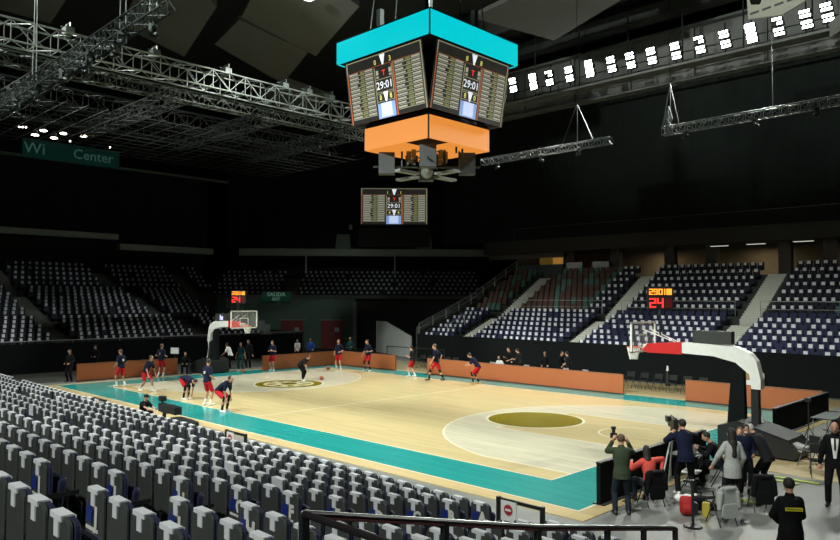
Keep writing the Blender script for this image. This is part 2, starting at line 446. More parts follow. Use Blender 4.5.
# ------------------------------------------------------------------ far, left and corner stands and the mass of remaining seats
mass = MB()   # materials: 0 navy 1 cover 2 shaded navy 3 shaded cover 4 shell 5 brown 6 green
def mass_seat(x, y, z, a, body=0, cov=1, back=4, full=False):
    ca, sa = math.cos(a), math.sin(a)   # seat faces local -y rotated by a
    def P(lx, ly, lz): return (x + lx * ca - ly * sa, y + lx * sa + ly * ca, z + lz)
    def bx(c, d, mi, tp=0.0):
        hx, hy, hz = d[0] / 2, d[1] / 2, d[2] / 2; o = len(mass.v)
        for zz in (-1, 1):
            for xx, yy in ((-1, -1), (1, -1), (1, 1), (-1, 1)):
                mass.v.append(P(c[0] + xx * (hx - (tp if zz > 0 else 0)), c[1] + yy * hy + (0.03 if zz > 0 and tp else 0), c[2] + zz * hz))
        for f in ((3, 2, 1, 0), (4, 5, 6, 7), (0, 1, 5, 4), (1, 2, 6, 5), (2, 3, 7, 6), (3, 0, 4, 7)):
            mass.f.append(tuple(i + o for i in f)); mass.m.append(mi)
    bx((0, .06, .60), (.44, .08, .50), body, .03)
    bx((0, -.04, .48), (.40, .09, .36), body, .02)
    if cov is not None:
        w, h = (rnd.uniform(.15, .19) if full else rnd.uniform(.18, .23)), (rnd.uniform(.32, .40) if full else rnd.uniform(.17, .23)); ox = rnd.uniform(-.02, .02)
        bx((ox, .065, .862), (w, .125, .014), cov)
        bx((ox, .015, .86 - h / 2), (w, .012, h), cov)
for d, vis, bi, k, j, p in cands:
    if (bi, k, j) not in vset:
        x, y, z = p; ca = NA + math.pi
        mass_seat(x, y, z, ca, 0, None)
        a = NA
        # back shell and cover towards the camera
        for c, dd, mi in (((0, -.115, .61), (.43, .03, .50), 4), ((0, -.085, .875), (.24, .09, .014), 1), ((.0, -.135, .83), (.16, .012, .11), 1)):
            o = len(mass.v)
            for zz in (-.5, .5):
                for xx, yy in ((-.5, -.5), (.5, -.5), (.5, .5), (-.5, .5)):
                    lx, ly = c[0] + xx * dd[0], c[1] + yy * dd[1]
                    mass.v.append((x + lx * math.cos(a) - ly * math.sin(a), y + lx * math.sin(a) + ly * math.cos(a), z + c[2] + zz * dd[2]))
            for f in ((3, 2, 1, 0), (4, 5, 6, 7), (0, 1, 5, 4), (1, 2, 6, 5), (2, 3, 7, 6), (3, 0, 4, 7)):
                mass.f.append(tuple(i + o for i in f)); mass.m.append(mi)

def tier_xy(kind, along, out):
    if kind == 'far': return along, 15.5 + out, 0.0
    if kind == 'left': return -23.5 - out, along, math.pi / 2
    o = Vector((-29.4, 18.6)); t = Vector((.7071, .7071)); n = Vector((-.7071, .7071))
    p = o + t * along + n * out; return p.x, p.y, math.pi / 4
KM = {'far': Matrix.Translation((0, 15.5, 0)), 'left': Matrix.Translation((-23.5, 0, 0)) @ Matrix.Rotation(math.pi / 2, 4, 'Z'),
      'corner': Matrix.Translation((-29.4, 18.6, 0)) @ Matrix.Rotation(math.pi / 4, 4, 'Z')}
fstair = mat('pale_stair', (.50, .52, .45), .8)
dstair = mat('dark_stair', (.07, .075, .062), .8)
def tier(kind, out0, n, depth, tops, x0, x1, aisles, body, cov, m, pitch=.5, side=None, skip=0.03, colorf=None):
    zs = [t - .85 for t in tops]
    steps('floor_%s_tier' % kind, out0, n, depth, 0, 0, x0, x1, m, KM[kind], zs)
    for a in aisles: stairs('floor_%s_stairs' % kind, a, 1.15, out0 - .02, n, depth, 0, 0, fstair if kind == 'far' else dstair, KM[kind], [z + .01 for z in zs])
    for k in range(n):
        x = x0 + .3 + (.26 if (k % 2 and kind != 'far') else 0)
        while x < x1 - .25:
            if not any(abs(x - a) < .82 for a in aisles):
                px, py, an = tier_xy(kind, x, out0 + depth * k + .45)
                bd, cv = (body, cov)
                if colorf:
                    r_ = colorf(x, k)
                    if r_: bd, cv = r_
                if rnd.random() < skip: cv = None
                mass_seat(px, py, zs[k], an, bd, cv, full=(kind == 'left'))
            x += pitch
FA = [-9.9, -.7, 8.5, 17.7]
tier('far', .25, 7, .8, [2.15 + .31 * k for k in range(7)], -13.5, 24, FA, 0, 1, dtier, skip=.06,
     colorf=lambda x, k: (0, None) if k == 6 and x > -.7 else None)
def fcol(x, k):
    if x < -9.3 or -9.3 < x < -3.2 + k * .0: return (6 if rnd.random() < .25 else 5, None)
    if -3.2 <= x < -2.7: return (6, None)
    if x > 12.9 and x < 13.4: return (6, None)
    return None
tier('far', 6.5, 7, .85, [4.4 + .48 * k for k in range(7)], -13.5, 24, FA, 2, 1, dtier, skip=.02, colorf=fcol)
tier('left', .25, 6, .8, [2.15 + .26 * k for k in range(6)], -22, 8.8, [-5.9, 4.0, -15.5], 2, 1, dtier, pitch=.52)
tier('left', 5.35, 8, .8, [3.75 + .26 * k for k in range(8)], -22, 7.6, [-5.9, 2.8, -15.5], 2, 3, dtier, pitch=.52)
tier('left', 12.3, 5, .85, [5.95 + .42 * k for k in range(5)], -22, 11.5, [-6.2, 1.8, 9.0, -15.5], 2, 3, dtier, pitch=.52)
tier('corner', .6, 6, .85, [5.35 + .42 * k for k in range(6)], -10.5, 15.5, [-3.2], 2, 3, dtier, pitch=.52)
o = mass.build('stadium_seats', [navy, cover, navyd, coverd, shell, brown, sgreen])
tag(o, 'remaining rows of navy and brown folding seats, mostly white-covered, filling the far stands', 'seats', 'stadium seats', 'stuff')

# stand fronts
struct('wall_far_front', MB().box((5.25, 15.6, 1.02), (37.5, .2, 2.04)), black)
struct('wall_left_front', MB().box((-23.6, -4.8, .92), (.2, 34.0, 1.84)), black)
struct('wall_far_end', MB().box((-13.62, 21.8, 1.3), (.2, 12.4, 2.6)), dtier)
sx = MB()
sx.add([(-13.4, 15.7, 2.0), (-13.4, 28.0, 6.6), (-13.4, 28.0, 0), (-13.4, 15.7, 0), (-13.6, 15.7, 2.0), (-13.6, 28.0, 6.6), (-13.6, 28.0, 0), (-13.6, 15.7, 0)],
       [(0, 3, 2, 1), (4, 5, 6, 7), (0, 1, 5, 4), (1, 2, 6, 5), (3, 7, 6, 2), (0, 4, 7, 3)])
struct('wall_far_end', sx, dtier)
struct('wall_left_end', MB().box((-26, 12.3, 1.0), (5, .2, 2.0)), dtier)
# corner wall with its red doors
struct('wall_corner', MB().box((-3.6, .3, 2.4), (13.8, .4, 4.8)).xform(KM['corner']), greenw)
struct('wall_corner_dark', MB().box((9.4, .9, 2.4), (12.2, .4, 4.8)).xform(KM['corner']), wallm)
struct('trim_corner_ledge', MB().box((2.5, .28, 4.85), (26, .6, .35)).xform(KM['corner']), mat('ledge_grey', (.09, .11, .10), .8))
struct('wall_corner_side', MB().box((3.3, .0, 2.2), (.35, .9, 4.4)).xform(KM['corner']), mat('column_grey', (.20, .24, .22), .8))
def at_corner(u):   # local x on the corner wall seen along a bearing
    return u
dm = mat('door_red', (.22, .03, .025), .5)
for i, (x, w) in enumerate(((-2.6 + .0, 2.1), (1.15, 2.1))):
    M = KM['corner'] @ Matrix.Translation((x, .02, 0))
    d = thing('door_%d' % (i + 1), None, None); d['kind'] = 'structure'
    for s in (-1, 1):
        lf = MB().box((s * w / 4, 0, 1.3), (w / 2 - .03, .08, 2.6)).xform(M).build('door_leaf', dm, d)
        MB().tube((s * .12, -.06, 1.2), (s * .12, -.06, 1.5), .02).xform(M).build('handle', alu, lf)
    MB().box((0, -.01, 2.68), (w + .3, .12, .12)).xform(M).build('lintel', conc, d)
    MB().box((.45, -.06, 1.75), (.42, .02, .42)).xform(M).build('notice', coverd, d)

# pale panel closing the tunnel beside the far stand
pm = mat('pale_panel', (.42, .46, .43), .7, scale=1.5, noise=.08)
A, B = Vector((-22.3, 19.3, 0)), Vector((-15.3, 16.6, 0)); dv = (B - A); nn = Vector((dv.y, -dv.x, 0)).normalized() * .12
top = [(0, 2.75), (.30, 2.75), (.62, 2.3), (1, 1.75)]
pts = [(A + dv * t, z) for t, z in top]
vs = [p + Z * z for p, z in pts] + [p.copy() + Z * .05 for p, z in pts]; vs2 = [v - nn for v in vs]; n = len(vs)
fs = []
for i in range(3): fs.append((i, i + 4, i + 5, i + 1)); fs.append((n + i, n + i + 1, n + i + 5, n + i + 4)); fs.append((i, i + 1, n + i + 1, n + i)); fs.append((i + 4, n + i + 4, n + i + 5, i + 5))
fs += [(0, n, n + 4, 4), (3, 7, n + 7, n + 3)]
tag(MB().add(vs + vs2, fs).build('tunnel_panel', pm), 'pale grey panel with sloping top closing the tunnel beside the far stand', 'panel')

# ------------------------------------------------------------------ railings
def railing(label, pts, h, r=.022, m=alu, posts=True, every=1.6, mid=True, group=None, name='railing', glassy=False):
    o = thing(name, label, 'railing', pts[0], 0, group); P0 = Vector(pts[0])
    q = [Vector(p) - P0 for p in pts]
    MB().path([p + Z * h for p in q], r).build('top_rail', m, o)
    if mid: MB().path([p + Z * h * .5 for p in q], r * .7).build('mid_rail', m, o)
    for a, b in zip(q, q[1:]):
        L = (b - a).length; n = max(1, int(L / every))
        for i in range(n + (b == q[-1])): p = a + (b - a) * (i / n); MB().tube(p, p + Z * h, r).build('post', m, o)
    if glassy:
        for a, b in zip(q, q[1:]):
            t = (b - a).normalized(); nrm = Vector((t.y, -t.x, 0)).normalized() * .006
            k = MB(); vv = [a + Z * .1, b + Z * .1, b + Z * (h - .05), a + Z * (h - .05)]
            k.add([v + nrm for v in vv] + [v - nrm for v in vv], [(0, 1, 2, 3), (7, 6, 5, 4), (0, 4, 5, 1), (1, 5, 6, 2), (2, 6, 7, 3), (3, 7, 4, 0)])
            k.build('glass_pane', glass, o)
    return o
railing('thin metal rail along the front edge of the left stand', [(-23.55, -21, 1.84), (-23.55, 12.3, 1.84)], .16, .03, alu, every=3, mid=False)
FR = 'rails along the cross aisle of the far stand'
yf = 21.9
for i, (a, b) in enumerate(((-9.2, -1.5), (.0, 7.7), (9.2, 16.8), (18.5, 24))):
    railing(['pale rail on the cross aisle left of the central stairs, far stand', 'pale rail on the cross aisle behind the right-hand shot clock', 'pale rail on the cross aisle right of the widest stairs', 'pale rail on the cross aisle at the far right edge of the picture'][i],
            [(a, yf, 3.70), (b, yf, 3.70)], .95, .022, alu, every=8, mid=True, group=FR)
gl = thing('glass_railing', 'sloping clear glass railing at the right end of the left stand', 'railing', (-23.6, 9.1, 1.7))
b_ = MB(); g_ = MB()
for i in range(9):
    x = -i * .8; z = .26 * i
    MB().tube((x, 0, z), (x, 0, z + 1.0), .035).build('post', alu, gl)
    if i < 8: g_.box((x - .4, 0, z + .55), (.7, .015, .8))
g_.build('glass_pane', glass, gl)
railing('steep metal handrail on the left edge of the far stand above the tunnel', [(-13.5, 15.7, 2.1), (-13.5, 21.8, 4.3), (-13.5, 28, 7.3)], .75, .03, alu, every=1.5, glassy=True)
railing('short handrail at the lower left stairs of the far stand', [(-10.6, 15.7, 2.0), (-10.6, 17.6, 2.8)], .8, .025, alu)

# foreground handrail beside the stairs
hr = thing('handrail', 'dark metal handrail with worn red edge sloping across the bottom foreground', 'railing', (20.3, -20.2, 0))
hrm = mat('worn_black_rail', (.035, .03, .032), .35, .5); hrr = mat('worn_red_edge', (.16, .05, .06), .5)
hp = [Vector((0, 0, 3.10)), Vector((0, 3.1, 2.31)), Vector((0, 6.4, 1.57))]
for nm, dz, rr in (('top_rail', 0, .022), ('mid_rail', -.32, .014), ('mid_rail', -.62, .014)):
    MB().path([p + Z * dz for p in hp], rr, 8).build(nm, hrm, hr)
MB().path([p + Vector((.012, 0, -.026)) for p in hp], .012, 6).build('edge_strip', hrr, hr)
MB().path([p + Vector((.0, 0, .024)) for p in hp], .007, 6).build('rail_highlight', alu, hr)  # thin pale strip modelled as the highlight along the rail top
for t in (0, .26, .5, .72, .86, 1.0):
    p = hp[0].lerp(hp[1], t * 2) if t < .5 else hp[1].lerp(hp[2], t * 2 - 1)
    MB().box((p.x, p.y, p.z - .5), (.05, .07, 1.0)).build('post', darkm, hr)
MB().path([hp[0], hp[0] + Vector((2.6, .0, 0))], .028, 8).build('return_rail', hrm, hr)
MB().path([hp[0] - Z * .35, hp[0] + Vector((2.6, .0, -.35))], .018, 8).build('return_rail', hrm, hr)

# ------------------------------------------------------------------ concourse, ledges, upper walls
ledge = mat('ledge_paint', (.34, .40, .36), .7, scale=1, noise=.1)
wd = mat('dark_concourse', (.014, .018, .017), .9)
struct('wall_left_concourse', MB().box((-45, -5, 6), (.4, 40, 12)), wd)
struct('trim_left_ledge', MB().box((-40.0, -13.4, 9.35), (.7, 14, .50)), ledge)
struct('trim_left_ledge', MB().box((-40.0, -1.2, 10.15), (.7, 10.0, .50)), ledge)
struct('trim_left_ledge', MB().box((-40.0, 8.6, 9.3), (.7, 9.3, .55)), ledge)
CM = Matrix.Translation((-29.4, 18.6, 0)) @ Matrix.Rotation(math.pi / 4, 4, 'Z')
struct('trim_corner_ledge', MB().box((5.0, 8.0, 9.55), (29, .7, .75)).xform(CM), ledge)
struct('wall_corner_curtain', MB().box((5.0, 8.6, 18), (32, .3, 16)).xform(CM), wallm)
struct('wall_corner_concourse', MB().box((5.0, 12, 5), (32, .3, 10)).xform(CM), wd)
struct('wall_left_curtain', MB().box((-40.6, -6, 13.0), (.3, 38, 6.6)), wallm)
struct('trim_upper_ledge', MB().box((-40.2, -2, 16.45), (.5, 34, .22)), mat('upper_ledge', (.10, .14, .12), .7))
# far concourse
struct('floor_far_slab', MB().box((4, 31.2, 9.3), (42, 7.0, 1.1)), mat('slab_brown', (.03, .028, .024), .9))
cwm = mat('concourse_wall', (.25, .20, .13), .9, scale=.6, noise=.4)
struct('wall_far_concourse', MB().box((4, 33.0, 7.6), (42, .3, 3.2)), cwm)
struct('floor_far_concourse', MB().box((4, 30.8, 3.2), (42, 5.0, 6.2)), dtier)
for i, x in enumerate((-8.6, -4.4, .2, 3.4, 8.4, 11.2, 15)):
    struct('wall_far_column', MB().box((x, 29.2, 7.6), (.8, .6, 3.0)), mat('column_dark', (.06, .055, .045), .9))
struct('wall_far_parapet', MB().box((-11.4, 28.6, 7.0), (4.8, .25, 1.4)), mat('parapet_green', (.06, .085, .08), .8))
for i, x in enumerate((-7.9, -5.4)):
    tag(MB().box((x, 28.5, 7.35), (1.5, .1, .9)).build('blank_banner', mat('pale_notice', (.5, .53, .5), .7)), ['pale blank panel on the far parapet, left one of two', 'pale blank panel on the far parapet, right one of two'][i], 'panel', 'pale panels above the far stand')
am = mat('lit_room_amber', (.8, .42, .08), .7, emit=.25)
tag(MB().box((-10.1, 29.4, 8.1), (1.0, .1, 1.2)).build('lit_window', am), 'amber lit window behind the far stand parapet', 'window')
tag(MB().box((-11.4, 29.6, 8.0), (1.4, .1, 1.1)).build('lit_window', mat('lit_room_dim', (.5, .3, .05), .7, emit=.08)), 'dim amber lit window left of the brighter one behind the far stand', 'window')
struct('wall_far_soffit', MB().box((-13, 28.7, 8.75), (8, .4, .9)), mat('soffit_brown', (.10, .09, .08), .9))
for i, (x, z) in enumerate(((4.4, 8.70), (6.9, 8.72), (9.9, 8.75))):
    l = thing('ceiling_lamp', ['flat white lamp under the far concourse slab, leftmost of three', 'flat white lamp under the far concourse slab, middle of three', 'flat white lamp under the far concourse slab, rightmost of three'][i], 'lamp', (x, 27.9, z - .1), 0, 'lamps under the far concourse slab')
    MB().box((0, 0, 0), (1.3, .35, .08)).build('housing', darkm, l); MB().box((0, 0, -.05), (1.2, .3, .03)).build('diffuser', mat('lamp_glow', (.8, .82, .7), .5, emit=.7), l)
for x in (-2, 6, 14):
    l = bpy.data.lights.new('concourse_fill', 'AREA'); l.energy = 35; l.size = 1.2; l.color = (1, .85, .6); lo = bpy.data.objects.new('concourse_fill', l); COL.objects.link(lo); lo.location = (x, 31.0, 8.6)  # added area lights, no fixtures, to brighten the concourse wall
# black curtain wall over the far stand and the grey fascia above it
cur = MB()
N = 60
for i in range(N):
    x = -22 + i * .8; cur.add([(x, 27.6, 9.9), (x + .4, 27.5, 9.9), (x + .8, 27.6, 9.9), (x, 27.6, 20.6), (x + .4, 27.5, 20.6), (x + .8, 27.6, 20.6)], [(0, 1, 4, 3), (1, 2, 5, 4)])
struct('wall_far_curtain', cur, wallm)
struct('wall_far_curtain_backing', MB().box((2, 27.8, 15.2), (48, .1, 10.8)), wallm)
struct('wall_far_fascia', MB().box((6, 27.4, 22.6), (44, .4, 4.0)), facm)
for z, d in ((20.7, .5), (22.0, .25), (24.5, .8)):
    struct('trim_far_fascia', MB().box((6, 27.0, z), (44, d, .18)), facm)
struct('ceiling_beam', MB().box((6, 24.5, 25.2), (44, 1.2, 1.0)), roofm)
struct('ceiling_beam', MB().box((6, 18.5, 25.6), (44, 1.2, 1.6)), roofm)
for x in range(-12, 26, 5):
    struct('wall_fascia_rib', MB().box((x, 27.1, 22.6), (.25, .3, 4.0)), facm)
thinr = railing('long thin pale cable rail in front of the black far curtain', [(-13, 27.0, 9.9), (20, 27.0, 9.9)], .9, .02, dalu, every=40, mid=False)

# ------------------------------------------------------------------ boards round the court
def board(label, a, b, m, h=.95, logo=None, group='boards around the court'):
    a, b = Vector(a), Vector(b); d = b - a; L = d.length; ang = math.atan2(d.y, d.x)
    o = thing('advertising_board', label, 'board', a, ang, group)
    MB().box((L / 2, 0, h / 2 + .02), (L, .10, h)).build('panel', m, o)
    MB().box((L / 2, 0, h + .03), (L, .13, .03)).build('top_edge', blackp if m is black else mat('board_edge', (.22, .08, .03), .6), o)
    MB().box((L / 2, 0, .03), (L, .3, .04)).build('base_plate', blackp, o)
    return o
board('orange board behind the left baseline, leftmost', (-17.3, -7.9, 0), (-17.3, -1.9, 0), orange)
board('orange board behind the left baseline, right of the left hoop', (-15.2, 2.9, 0), (-15.2, 9.3, 0), orange)
board('short orange board on the far sideline in front of the pale panel', (-15.1, 9.42, 0), (-9.5, 9.42, 0), orange)
board('longest orange board along the middle of the far sideline', (-6.6, 9.42, 0), (6.9, 9.42, 0), orange)
board('orange board on the far sideline behind the right hoop column', (10.1, 9.42, 0), (15.9, 9.42, 0), orange)
bb1 = board('black board behind the right baseline in front of the photographers', (16.1, -8.7, 0), (16.1, -2.8, 0), black)
board('black board behind the right baseline beyond the right hoop', (16.1, 3.0, 0), (16.1, 9.3, 0), black)
# ------------------------------------------------------------------ scoreboard
teal_e = mat('led_teal', (.0, .05, .06), .6, emit=1.0, ecol=(.0, .60, .66), noise=0)
orange_e = mat('led_orange', (.10, .04, .01), .6, emit=1.0, ecol=(.78, .27, .045), noise=0)
scr_bg = mat('led_dark', (.012, .012, .010), .5, emit=1.0, ecol=(.014, .013, .011), noise=0)
scr_row = mat('led_text_pale', (.3, .3, .25), .5, emit=1.0, ecol=(.30, .30, .23), noise=0)
scr_ol = mat('led_text_olive', (.15, .15, .05), .5, emit=1.0, ecol=(.13, .13, .035), noise=0)
scr_or = mat('led_bar_orange', (.5, .1, .03), .5, emit=1.0, ecol=(.22, .07, .03), noise=0)
scr_wh = mat('led_white', (.8, .8, .8), .5, emit=1.0, ecol=(.75, .78, .85), noise=0)
scr_ye = mat('led_yellow', (.8, .8, .2), .5, emit=1.0, ecol=(.62, .58, .14), noise=0)
scr_bl = mat('led_blue', (.2, .3, .6), .5, emit=1.0, ecol=(.20, .30, .52), noise=0)
scr_lb = mat('led_pale_blue', (.5, .6, .8), .5, emit=1.0, ecol=(.50, .60, .85), noise=0)
scr_rd = mat('led_red', (.8, .02, .02), .5, emit=1.3, ecol=(.85, .03, .02), noise=0)
scr_fr = mat('led_frame', (.25, .22, .15), .5, emit=1.0, ecol=(.20, .18, .11), noise=0)
def screen(parent, O, U, V, w, h, digits, bottom=True):
    """display content, O lower-left corner, U right, V up; n faces the viewer"""
    U = Vector(U).normalized(); V = Vector(V).normalized(); n = U.cross(V); O = Vector(O)
    Mx = Matrix((U, V, n)).transposed().to_4x4(); Mx.translation = O
    def rects(name, m, rs_, par, dz=.012):
        b = MB()
        for (x0, y0, x1, y1) in rs_: b.box(((x0 + x1) / 2 * w, (y0 + y1) / 2 * h, dz), ((x1 - x0) * w, (y1 - y0) * h, .01))
        return b.xform(Mx).build(name, m, par)
    scr = MB().box((w / 2, h / 2, -.04), (w, h, .09)).xform(Mx).build('display', scr_bg, parent)
    rr = random.Random(5)
    for (a, b) in ((.03, .36), (.65, .975)):
        pale = []; ol = []
        for i in range(12):
            y = .765 - i * .063
            pale.append((a, y + .020, a + (b - a) * rr.uniform(.30, .40), y + .046)); pale.append((b - (b - a) * .34, y + .020, b - .005, y + .046))
            pale.append((a, y, b, y + .008)); ol.append((a + (b - a) * rr.uniform(.42, .48), y + .016, a + (b - a) * .62, y + .048))
        rects('name_rows', scr_row, pale, scr); rects('points_column', scr_ol, ol, scr)
    rects('accent_bar', scr_or, [(.0, .0, .014, .82), (.622, .0, .640, .82), (.0, .82, 1, .826)], scr)
    rects('accent_bar', scr_fr, [(.986, 0, 1, .99), (0, .985, 1, 1), (0, .826, .014, 1), (.375, .24, .387, .80), (.605, .24, .615, .80), (.375, .60, .615, .612), (.375, .40, .615, .412)], scr)
    if bottom: rects('blue_field', scr_bl, [(.38, .0, .61, .235)], scr); rects('pale_field', scr_lb, [(.425, .02, .565, .235)], scr, .016)
    for pp in ([(.465, .98), (.535, .98), (.507, .82), (.493, .82)], [(.47, .40), (.53, .40), (.508, .25), (.492, .25)]):
        b = MB(); b.prism(pp, .005, .02); b.v = [(x * w, z * h, y) for x, y, z in b.v]; b.xform(Mx).build('white_wedge', scr_wh, scr)
    rects('small_box', scr_row, [(.40, .63, .43, .66), (.40, .68, .43, .75), (.57, .63, .60, .66), (.57, .68, .60, .75)], scr)
    def tx(s_, x, y, sz, m, nm): text(s_, sz * h, nm, m, scr, Mx @ Matrix.Translation((x * w, y * h, .014)), .003, 'CENTER', .012 * sz)
    tx('T', .5, .69, .12, scr_rd, 'red_mark'); tx('29:01', .497, .505, .17, scr_wh, 'clock_digits')
    tx(digits[0], .40, .88, .11, scr_ye, 'score_digit'); tx(digits[1], .60, .88, .11, scr_ye, 'score_digit')
    tx(digits[2], .43, .32, .11, scr_ye, 'score_digit'); tx(digits[3], .565, .32, .11, scr_ye, 'score_digit')
    rects('box_frame', scr_row, [(.395, .26, .475, .268), (.395, .375, .475, .383), (.525, .26, .605, .268), (.525, .375, .605, .383)], scr)
    return scr
JC = Vector((1.25, 1.07, 0))
jb = thing('scoreboard', 'large four-sided hanging scoreboard with teal and orange bands above centre court', 'scoreboard', (JC.x, JC.y, 10.5))
jl = Matrix.Translation((0, 0, -10.5))
def jbuild(mb, name, m, p=jb): return mb.xform(jl).build(name, m, p)
jbuild(MB().box((0, 0, 16.4), (5.9, 5.9, 1.0)), 'upper_frame', blackp)
jbuild(MB().box((0, 0, 14.2), (3.9, 3.9, 3.3)), 'core', black)
jbuild(MB().box((0, 0, 12.9), (4.1, 4.1, .25)), 'lower_frame', blackp)
FACES = [((1, 0, 0), (0, -1, 0), ('0', '3', '0', '8')), ((0, 1, 0), (1, 0, 0), ('8', '8', '8', '0')), ((-1, 0, 0), (0, 1, 0), ('0', '3', '0', '8')), ((0, -1, 0), (-1, 0, 0), ('8', '8', '8', '0'))]
for fi, (u, n, dg) in enumerate(FACES):
    u, n = Vector(u), Vector(n)
    M = Matrix((u, -n, Z)).transposed().to_4x4()
    jbuild(MB().box((0, -3.05, 16.41), (6.06, .10, 1.02)).xform(M), 'teal_band', teal_e)
    jbuild(MB().box((0, -3.09, 16.95), (6.1, .05, .06)).xform(M), 'band_trim', blackp)
    jbuild(MB().box((0, -2.08, 12.28), (4.12, .10, 1.03)).xform(M), 'orange_band', orange_e)
    jbuild(MB().box((3.04, -3.04, 16.41), (.08, .08, 1.06)).xform(M), 'corner_seam', blackp); jbuild(MB().box((2.08, -2.08, 12.28), (.07, .07, 1.06)).xform(M), 'corner_seam', blackp)
    # tilted screen
    yt, zt, yb, zb = 2.98, 15.78, 2.52, 12.95
    V = (n * (yt - yb) + Z * (zt - zb)); h = V.length; w = 4.92
    O = n * yb - u * (w / 2) + Z * (zb - 10.5)
    screen(jb, O, u, V, w, h, dg)
    for s in (-1, 1): MB().tube(n * yb + u * (s * 2.50) + Z * (zb - 10.5), n * yt + u * (s * 2.50) + Z * (zt - 10.5), .04).build('screen_frame', darkm, jb)
for x in (-1.6, 1.6):
    for y in (-1.6, 1.6): jbuild(MB().box((x, y, 17.6), (.25, .25, 2.0)), 'hanger', darkm)
for x, y in ((-2, -2), (2, -2), (-2, 2), (2, 2), (0, -2.2), (2.2, 0)): jbuild(MB().tube((x, y, 16.8), (x * .6, y * .6, 26.8), .03), 'cable', darkm)
for i, (x, y) in enumerate(((-1.35, -1.35), (1.35, -1.35), (-1.35, 1.35), (1.35, 1.35))):
    sp_ = MB().box((0, 0, 0), (.75, .65, 1.0), rot=Matrix.Rotation(R(45), 3, 'Z') @ Matrix.Rotation(R(0), 3, 'X')).xform(Matrix.Translation((x, y, 11.15)))
    jbuild(sp_, 'hanging_speaker', mat('speaker_grey', (.055, .065, .068), .5))
g = MB()
rl = random.Random(11)
for i in range(12):
    a = i * math.pi / 6; g.tube((math.cos(a) * .9, math.sin(a) * .9, 11.7), (math.cos(a) * .9, math.sin(a) * .9, 11.25), .12, 8)
g.path([(math.cos(i * math.pi / 6) * .9, math.sin(i * math.pi / 6) * .9, 11.6) for i in range(13)], .04)
jbuild(g, 'ring_cluster', mat('brass_lamp', (.25, .23, .14), .4, .6))
g = MB()
for i in range(14):
    a = rl.uniform(0, 6.28); r_ = rl.uniform(.1, 1.9); g.tube((r_ * math.cos(a), r_ * math.sin(a), 11.7), (r_ * math.cos(a), r_ * math.sin(a), rl.uniform(10.9, 11.5)), .05)
for sx_, sy_ in ((1, 1), (1, -1)): g.tube((-1.8 * sx_, -1.8 * sy_, 11.0), (1.8 * sx_, 1.8 * sy_, 11.0), .05)
jbuild(g, 'lower_rigging', darkm)
g = MB(); g.ell((0, 0, 10.75), .3, .3, .3); jbuild(g, 'camera_dome', mat('dome_grey', (.12, .13, .12), .3))
g = MB()
for a in (0, 90, 180, 270):
    g.box((math.cos(R(a)) * 1.3, math.sin(R(a)) * 1.3, 10.6), (1.3, .35, .12), rot=Matrix.Rotation(R(a), 3, 'Z'))
jbuild(g, 'lower_tray', mat('tray_grey', (.16, .18, .17), .6))

# distant smaller screen in the corner
ds = thing('corner_screen', 'smaller flat score screen hanging in the far corner below the big scoreboard', 'screen', (-29.2, 28.0, 14.3))
u = Vector((.717, .697, 0)); w_, h_ = 6.85, 3.72
screen(ds, -u * (w_ / 2) - Z * (h_ / 2), u, Z, w_, h_, ('1', '1', '4', '4'))
fb = MB().box((0, .15, 0), (w_ + .3, .2, h_ + .3)).xform(Matrix.Rotation(math.atan2(.697, .717), 4, 'Z')); fb.build('housing', blackp, ds)
MB().box((0, .3, -3.2), (w_ + .6, .3, 2.0)).xform(Matrix.Rotation(math.atan2(.697, .717), 4, 'Z')).build('lower_skirt', mat('skirt', (.02, .028, .028), .8), ds)
col = MB().box((9.6, 8.2, 12.5), (1.5, .5, 6.0)).xform(CM); struct('wall_corner_pillar', col, mat('pillar_grey', (.06, .065, .055), .9))
tag(MB().box((9.5, 7.9, 15.1), (1.0, .08, 1.3)).xform(CM).build('notice_sign', mat('sign_red', (.16, .03, .025), .7)), 'dim red sign on the corner pillar beside the corner screen', 'sign')
for x, nm in ((1.4, 'left'), (10.0, 'right')):
    tag(MB().prism([(-.8, 0), (.8, 0), (.65, 1.5), (-.65, 1.5)], -.2, .2).xform(CM @ Matrix.Translation((x, 7.8, 9.95))).build('vent_housing', mat('vent_grey', (.14, .20, .18), .7)), 'pale green-grey housing standing on the corner ledge, %s one' % nm, 'housing', 'housings on the corner ledge')
tag(MB().box((2.2, 7.6, 12.2), (.3, .3, .5)).xform(CM).build('small_camera', mat('cam_white', (.5, .5, .48), .5)), 'small white box camera beside the left edge of the corner screen', 'camera')
for x in (-2.2, 6.9):
    tag(MB().tube((x, 5.8, 6.9), (x, 5.8, 9.2), .09).xform(CM).build('steel_post', mat('post_pale', (.35, .38, .36), .6)), 'pale thin post at the back of the corner seats, %s one' % ('left' if x < 0 else 'right'), 'post', 'posts behind the corner seats')

# signs
sg = thing('exit_sign', 'green sign reading SALIDA EXIT hanging before the corner wall', 'sign', CM @ Vector((-4.1, -.12, 4.85)), math.pi / 4)
MB().box((0, 0, 0), (2.75, .08, .95)).build('panel', mat('exit_green', (.01, .07, .045), .6, emit=.12), sg)
exl = mat('exit_letters', (.2, .4, .3), .6, emit=.25)
text('SALIDA', .52, 'letters', exl, sg, frame((0, -.05, .2), (1, 0, 0), (0, 0, 1)), .004, bold=.01)
text('EXIT', .36, 'letters', exl, sg, frame((0, -.05, -.24), (1, 0, 0), (0, 0, 1)), .004, bold=.008)
ws = thing('arena_sign', 'dim teal sign with the letters Wi and Center on the upper left balcony', 'sign', (-39.9, -.2, 17.1), math.pi / 2)
MB().box((0, 0, 0), (8.0, .12, 1.55)).build('panel', mat('sign_teal', (.004, .055, .045), .7, emit=.12), ws)
wl = mat('sign_letters', (.05, .13, .11), .7, emit=.40)
